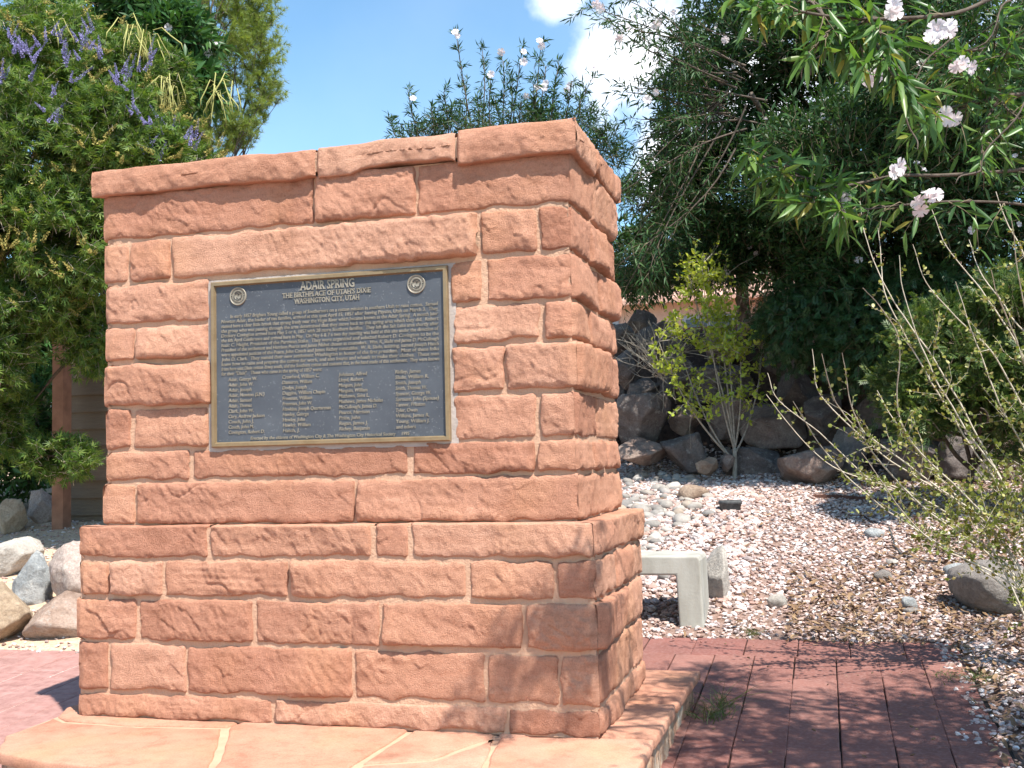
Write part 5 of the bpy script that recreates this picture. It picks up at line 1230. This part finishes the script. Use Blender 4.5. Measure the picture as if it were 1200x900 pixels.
# yellow-green sapling in front of the rock wall
def build_sapling():
    b0 = ground_pt(861, 562, 11.85); root = thing('privet_sapling', 'slender multi-stemmed sapling with bright yellow-green leaves before the rock wall', 'sapling', b0); s = Plant(131)
    t0 = 11.85
    s.limb(b0-[0, 0, .1], at(861, 525, t0), .032, .024, .03)
    stems = [((861, 528), (842, 470), (830, 390), (822, 310), -.1), ((861, 528), (858, 450), (852, 380), (846, 330), .1), ((860, 530), (872, 480), (868, 430), (866, 380), .0), ((858, 538), (825, 500), (805, 440), (788, 380), .1), ((862, 530), (880, 500), (895, 440), (892, 400), .3), ((850, 530), (812, 490), (790, 450), (772, 400), -.2), ((861, 528), (848, 440), (812, 360), (806, 312), .0), ((860, 528), (850, 420), (838, 340), (832, 300), .15)]
    tgt = []
    for pts4 in stems:
        P = []; dz = pts4[4]
        ctrl = [at(x, y, t0+dz*k/3) for k, (x, y) in enumerate(pts4[:4])]
        for k in range(16):
            u = k/15; b = [(1-u)**3, 3*u*(1-u)**2, 3*u*u*(1-u), u**3]; P.append(sum(b[m]*ctrl[m] for m in range(4)))
        P = np.array(P); s.wood.tube(P, np.linspace(.013, .003, 16), 5)
        for m in range(5, 16):
            n = 2; D = unit(s.r.normal(size=(n, 3))*.8+[0, 0, .5]); tgt.append((P[m], n))
            s.twigs(np.repeat(P[m][None], n, 0), D, s.r.uniform(.10, .30, n), 4, 3 if m < 8 else 7, .060, .9, .0, rad=.0035)
    for c, r, n in (B(820, 325, 11.8, 24, 34)+(44,), B(840, 380, 11.7, 34, 44)+(66,), B(790, 385, 11.8, 26, 22)+(14,), B(785, 430, 11.8, 24, 22)+(14,), B(862, 400, 11.7, 24, 36)+(30,), B(815, 470, 11.6, 34, 26)+(18,), B(870, 455, 11.6, 22, 26)+(10,)): s.blob(c, r, n,   .20, 9, .060, 3, .1, -.5, 2, .4, .0, .9, 4, .0035)
    # bare lateral twigs
    for k in range(60):
        P0, _ = tgt[s.r.integers(0, len(tgt))]; e = P0+unit(s.r.normal(size=3)+[0, 0, .4])*s.r.uniform(.2, .5); s.limb(P0, e, .005, .002, .1, 5, 3)
    s.finish(root, OVAL, M_lf_priv, M_bark_pale, M_bark_pale)
build_sapling()
# bare dry twigs rising between wall stones, left of the sapling
def build_dry():
    b0 = at(775, 440, 12.2); root = thing('dry_shrub', 'leafless grey twiggy shrub among the boulders left of the sapling', 'shrub', b0); s = Plant(133)
    for k in range(26):
        e = b0+unit(s.r.normal(size=3)*[.7, .3, .4]+[-.1, -.2, .9])*s.r.uniform(.35, .75); P = s.limb(b0+s.r.normal(size=3)*.04, e, .006, .002, .08, 8, 4)
        for q in range(3): s.limb(P[3+q], P[3+q]+unit(s.r.normal(size=3)+[0, 0, .7])*.22, .003, .0015, .1, 5, 3)
    s.finish(root, OVAL, M_lf_priv, M_bark_pale, wood='stems')
build_dry()

# long-stemmed bush arching in from the right
def build_arching():
    base = ground_pt(1235, 690, 5.9); root = thing('arching_bush', 'sprawling bush of long pale arching stems with tiny yellow-green leaves', 'bush', base); s = Plant(141)
    S = [[(900, 437), (912, 470), (960, 507), (1013, 557), (1060, 580), (1120, 620), (1190, 680)], [(951, 409), (957, 450), (975, 480), (1030, 530), (1075, 560), (1150, 620)], [(964, 415), (972, 450), (990, 487), (1030, 520), (1090, 565), (1180, 640)], [(988, 413), (992, 450), (1003, 490), (1030, 540), (1090, 600), (1180, 670)],
         [(1007, 236), (1015, 280), (1030, 320), (1065, 380), (1100, 430), (1150, 520), (1210, 640)], [(1028, 267), (1033, 310), (1040, 350), (1075, 420), (1130, 510), (1200, 620)], [(1011, 337), (1040, 370), (1055, 410), (1050, 470), (1070, 520), (1140, 590), (1210, 670)], [(1070, 287), (1085, 330), (1120, 370), (1160, 410), (1200, 480), (1240, 580)], [(1089, 238), (1110, 290), (1150, 340), (1200, 420), (1250, 540)],
         [(1028, 458), (1045, 490), (1070, 520), (1110, 570), (1190, 660)], [(1167, 225), (1180, 260), (1200, 300), (1240, 420)], [(1161, 316), (1170, 350), (1195, 410), (1230, 540)], [(898, 462), (940, 515), (985, 552), (1055, 572), (1120, 610), (1200, 690)], [(1054, 300), (1060, 350), (1090, 430), (1130, 500), (1200, 610)], [(1120, 330), (1140, 390), (1170, 470), (1220, 580)], [(1010, 530), (1050, 590), (1100, 640), (1190, 690)], [(1135, 280), (1150, 320), (1185, 370), (1240, 470)], [(930, 470), (960, 520), (1010, 575), (1080, 625), (1180, 690)], [(1185, 250), (1195, 330), (1215, 420), (1250, 560)]]
    for k, pl in enumerate(S):
        n = len(pl); tt = 5.9+s.r.uniform(-.7, .5); ts = np.linspace(tt, 5.9, n)
        C_ = np.array([at(x, y, t) for (x, y), t in zip(pl, ts)]+[base+s.r.normal(size=3)*.05])
        # resample smoothly (Catmull-Rom)
        E = np.concatenate([[2*C_[0]-C_[1]], C_, [2*C_[-1]-C_[-2]]]); P = []
        for m in range(1, len(E)-2):
            for u in np.linspace(0, 1, 7)[:-1]:
                P.append(.5*((2*E[m])+(-E[m-1]+E[m+1])*u+(2*E[m-1]-5*E[m]+4*E[m+1]-E[m+2])*u*u+(-E[m-1]+3*E[m]-3*E[m+1]+E[m+2])*u**3))
        P = np.array(P+[C_[-1]]); P += .006*np.stack([vnoise(P+k, 9, q) for q in range(3)], -1); s.wood.tube(P, np.linspace(.0018, .0062, len(P)), 5)
        # tiny leaves pressed along the stem, more towards the foot
        for m in range(2, len(P)-3):
            f = m/len(P); dn = (1 if f < .4 else 3)
            if s.r.random() < .5+.35*f:
                T = unit(P[m]-P[m+1])[None].repeat(dn, 0); s.twigs(P[m][None].repeat(dn, 0)+s.r.normal(size=(dn, 3))*.006, T+s.r.normal(size=(dn, 3))*1.0, s.r.uniform(.015, .05, dn)*(1+f), 3, 3, .022+.006*f, .9, .0, rad=.0012)
            if f > .4 and s.r.random() < .36:
                D = unit(s.r.normal(size=(1, 3))*.8+unit(P[m-2]-P[m])*.8+[0, 0, .3]); s.twigs(P[m][None], D, s.r.uniform(.12, .4, 1), 5, 10, .027, .9, .05, rad=.002)
    for c, r, n in (B(1120, 620, 5.9, 60, 30)+(36,), B(1180, 600, 5.9, 60, 50)+(52,), B(1225, 520, 6.0, 50, 80)+(40,), B(1160, 560, 6.1, 60, 40)+(14,)): s.blob(c, r, n, .24, 12, .028, 3, .1, -.6, 2, .5, .0, .9, 4, .002)
    s.finish(root, ROUND, M_lf_bush, M_twig_yel, M_twig_yel, 'stems')
build_arching()

# nearest desert willow, hanging in from the upper right; its crown above the frame shades the path
def build_near():
    b0 = np.array([3.15, .1, float(path_z(.1))]); root = thing('desert_willow', 'nearest desert willow, large fresh leaves and pale flowers hanging in from the upper right', 'tree', b0); s = Plant(151)
    fk = b0+np.array([-.1, -.05, 1.9]); s.limb(b0-[0, 0, .1], fk, .085, .07, .05)
    def bough(pl, r0, r1):
        C_ = np.array(pl); E = np.concatenate([[2*C_[0]-C_[1]], C_, [2*C_[-1]-C_[-2]]]); P = []
        for m in range(1, len(E)-2):
            for u in np.linspace(0, 1, 8)[:-1]: P.append(.5*((2*E[m])+(-E[m-1]+E[m+1])*u+(2*E[m-1]-5*E[m]+4*E[m+1]-E[m+2])*u*u+(-E[m-1]+3*E[m]-3*E[m+1]+E[m+2])*u**3))
        P = np.array(P+[C_[-1]]); s.wood.tube(P, np.linspace(r0, r1, len(P)), 6); return P
    def dress(P, k0, ll, n_leaf, tl=(.08, .2), step=2):
        for m in range(k0, len(P), step):
            D = unit(s.r.normal(size=(2, 3))*.6+unit(P[m]-P[m-1])*.8); s.twigs(P[m][None].repeat(2, 0), D, s.r.uniform(*tl, 2), 4, n_leaf, ll, .7, .35, rad=.002)
        s.twigs(P[-2][None], (P[-1]-P[-3])[None], np.array([.10]), 4, 10, ll, .7, .1, rad=.002)
    b1 = bough([fk, at(1290, 180, 3.5), at(1200, 198, 3.2), at(1110, 205, 3.05), at(1050, 206, 2.95), at(1000, 216, 2.85), at(960, 222, 2.8)], .0065, .003)
    for tip in ((905, 195), (893, 183), (930, 205), (950, 232), (985, 238)): dress(bough([b1[-6], at((tip[0]+985)/2, (tip[1]+214)/2+2, 2.8), at(*tip, 2.72)], .004, .002), 4, .078, 5, (.03, .08), 3)
    dress(b1, 26, .072, 4, (.04, .10), 4)
    b2 = bough([fk, at(1300, 20, 3.4), at(1200, -10, 3.0), at(1120, 15, 2.8), at(1040, 22, 2.7), at(980, 20, 2.65), at(930, 12, 2.6)], .007, .003); dress(b2, 22, .078, 3, (.05, .12), 3)
    for tip in ((905, 5), (880, -6), (955, 55), (1010, 60), (1050, 95), (1075, 110), (1032, 40)):
        dress(bough([b2[-14 if tip[0] > 1000 else -6], at((tip[0]+1000)/2, tip[1]*.5, 2.68), at(*tip, 2.6)], .004, .002), 4, .082, 5, (.03, .08), 3)
    b3 = bough([fk, at(1280, 260, 3.3), at(1200, 240, 3.1), at(1120, 236, 3.0), at(1060, 240, 2.9), at(1010, 246, 2.85)], .005, .002); dress(b3, 16, .07, 4, (.04, .1), 3)
    b4 = bough([fk, at(1280, 110, 3.6), at(1200, 110, 3.4), at(1140, 120, 3.2), at(1100, 130, 3.1)], .009, .003); dress(b4, 12, .07, 5, (.05, .15), 2)
    for tip in ((1080, 150), (1130, 70), (1180, 60), (1150, 180), (1195, 140), (1100, 60), (1170, 20)): dress(bough([b4[-12], at((tip[0]+1160)/2, (tip[1]+110)/2, 3.2), at(*tip, 3.1)], .004, .002), 3, .07, 5, (.04, .12), 2)
    # thin bare hooked twiglets
    for (x0_, y0_), (x1_, y1_) in (((1000, 40), (945, 60)), ((945, 60), (940, 95)), ((985, 60), (950, 88)), ((1120, 40), (1060, 130)), ((1060, 130), (1075, 175)), ((1185, 0), (1130, 60)), ((1200, 120), (1150, 200)), ((1150, 200), (1120, 215))):
        s.limb(at(x0_, y0_, 2.8), at(x1_, y1_, 2.75), .003, .0015, .15, 9, 4)
    b5 = bough([fk, (2.6, -.45, 2.75), (1.9, -.95, 3.1), (1.3, -1.15, 3.1), (.95, -1.2, 3.04), (.74, -1.2, 2.96)], .024, .005); dress(b5, 24, .09, 6, (.06, .14), 4)
    for e in ((.80, -1.12, 3.02), (.98, -1.28, 3.04), (1.08, -1.1, 3.12)): dress(bough([b5[-9], (np.array(e)+b5[-9])/2+[0, 0, .03], np.array(e)], .006, .003), 6, .09, 6, (.05, .12), 3)
    s.limb(b5[-12], (.78, -1.05, 2.92), .011, .008, .03); s.limb((.78, -1.05, 2.92), (.89, -1.2, 2.88), .009, .005, .02); s.limb((.80, -1.08, 2.93), (.70, -1.02, 2.86), .006, .003, .05)
    s.blob((1.18, -1.15, 3.08), (.17, .10, .12), 34, .2, 7, .09, 12, .1, -.6); s.blob((.98, -1.06, 3.02), (.10, .06, .10), 9, .16, 6, .09, 13, .1, -.6)
    # crown above and beside the frame
    for c, r, n in (((2.15, -.65, 3.15), (.8, .7, .45), 350), ((2.7, .0, 3.05), (.8, .65, .55), 350), ((1.75, .1, 3.45), (.55, .5, .4), 200), ((3.9, 1.5, 3.1), (.8, .8, .6), 200), ((1.45, -.95, 3.35), (.4, .45, .3), 22), ((3.3, -.6, 3.0), (.7, .7, .6), 150)):
        P = s.limb(fk, c, .03, .012, .08); s.limb(P[4], np.array(c)+np.array(r)*[.6, -.5, .3], .012, .004); s.limb(P[5], np.array(c)+np.array(r)*[-.6, .5, .3], .012, .004); s.limb(P[5], np.array(c)+np.array(r)*[-.6, -.6, -.1], .012, .004)
        s.blob(c, r, n, .3, 9, .10, 9, .1, -.15, 2.0, .2, .3, .8, 4, .003)
    s.finish(root, lance(.105, -.22), M_lf_near, M_bark, M_twig)
    r = np.random.default_rng(9); P, D = [], []
    for x, y, t, n in ((1047, 8, 2.65, 3), (1096, 42, 2.7, 3), (1114, 38, 2.7, 2), (1027, 91, 2.9, 2), (1131, 76, 2.9, 3), (1116, 130, 3.0, 3), (1048, 191, 2.9, 3), (988, 246, 2.75, 3), (1076, 236, 2.8, 2), (1098, 232, 2.8, 2), (1020, 92, 3.0, 1)):
        for k in range(n): p = at(x+r.normal()*6, y+r.normal()*5, t+r.normal()*.02); P.append(p); D.append(unit(CAM-p)+r.normal(size=3)*.55+[0, 0, -.1])
    flowers(np.array(P), unit(np.array(D)), r.uniform(.027, .039, len(P)), root, 5)
build_near()

# grass tufts in the joints
def tuft(px, py, n, h, label, spread=.05):
    p = gz_pt(px, py); r = np.random.default_rng(px); m = MB()
    for k in range(n):
        a = p+np.r_[r.normal(size=2)*spread*.5, 0]; d = np.r_[r.normal(size=2)*.6, 1.0]; hh = h*r.uniform(.5, 1.2); u = np.linspace(0, 1, 5)[:, None]
        C_ = a+d*u*hh+np.r_[r.normal(size=2), -.5]*u**2*hh*.6; sd = unit(np.cross(d, r.normal(size=3)))*.0022*(1-u*.95); m.grid(np.stack([C_-sd, C_+sd], 1))
    tag(m.build('grass_tuft', M_grass), label, 'grass', 'weeds in the path joints')
tuft(834, 842, 90, .14, 'grassy weed against the platform riser on the red pavers', .10)
tuft(846, 828, 30, .17, 'thin tall grass weed behind the larger one by the platform', .06)
tuft(882, 744, 50, .07, 'small green weed at the back edge of the red path', .06)
for k, (x, y) in enumerate(((1115, 792), (1130, 797), (1145, 790), (1160, 798))): tuft(x, y, 60, .045, 'low green weed at the right edge of the path among gravel', .11)
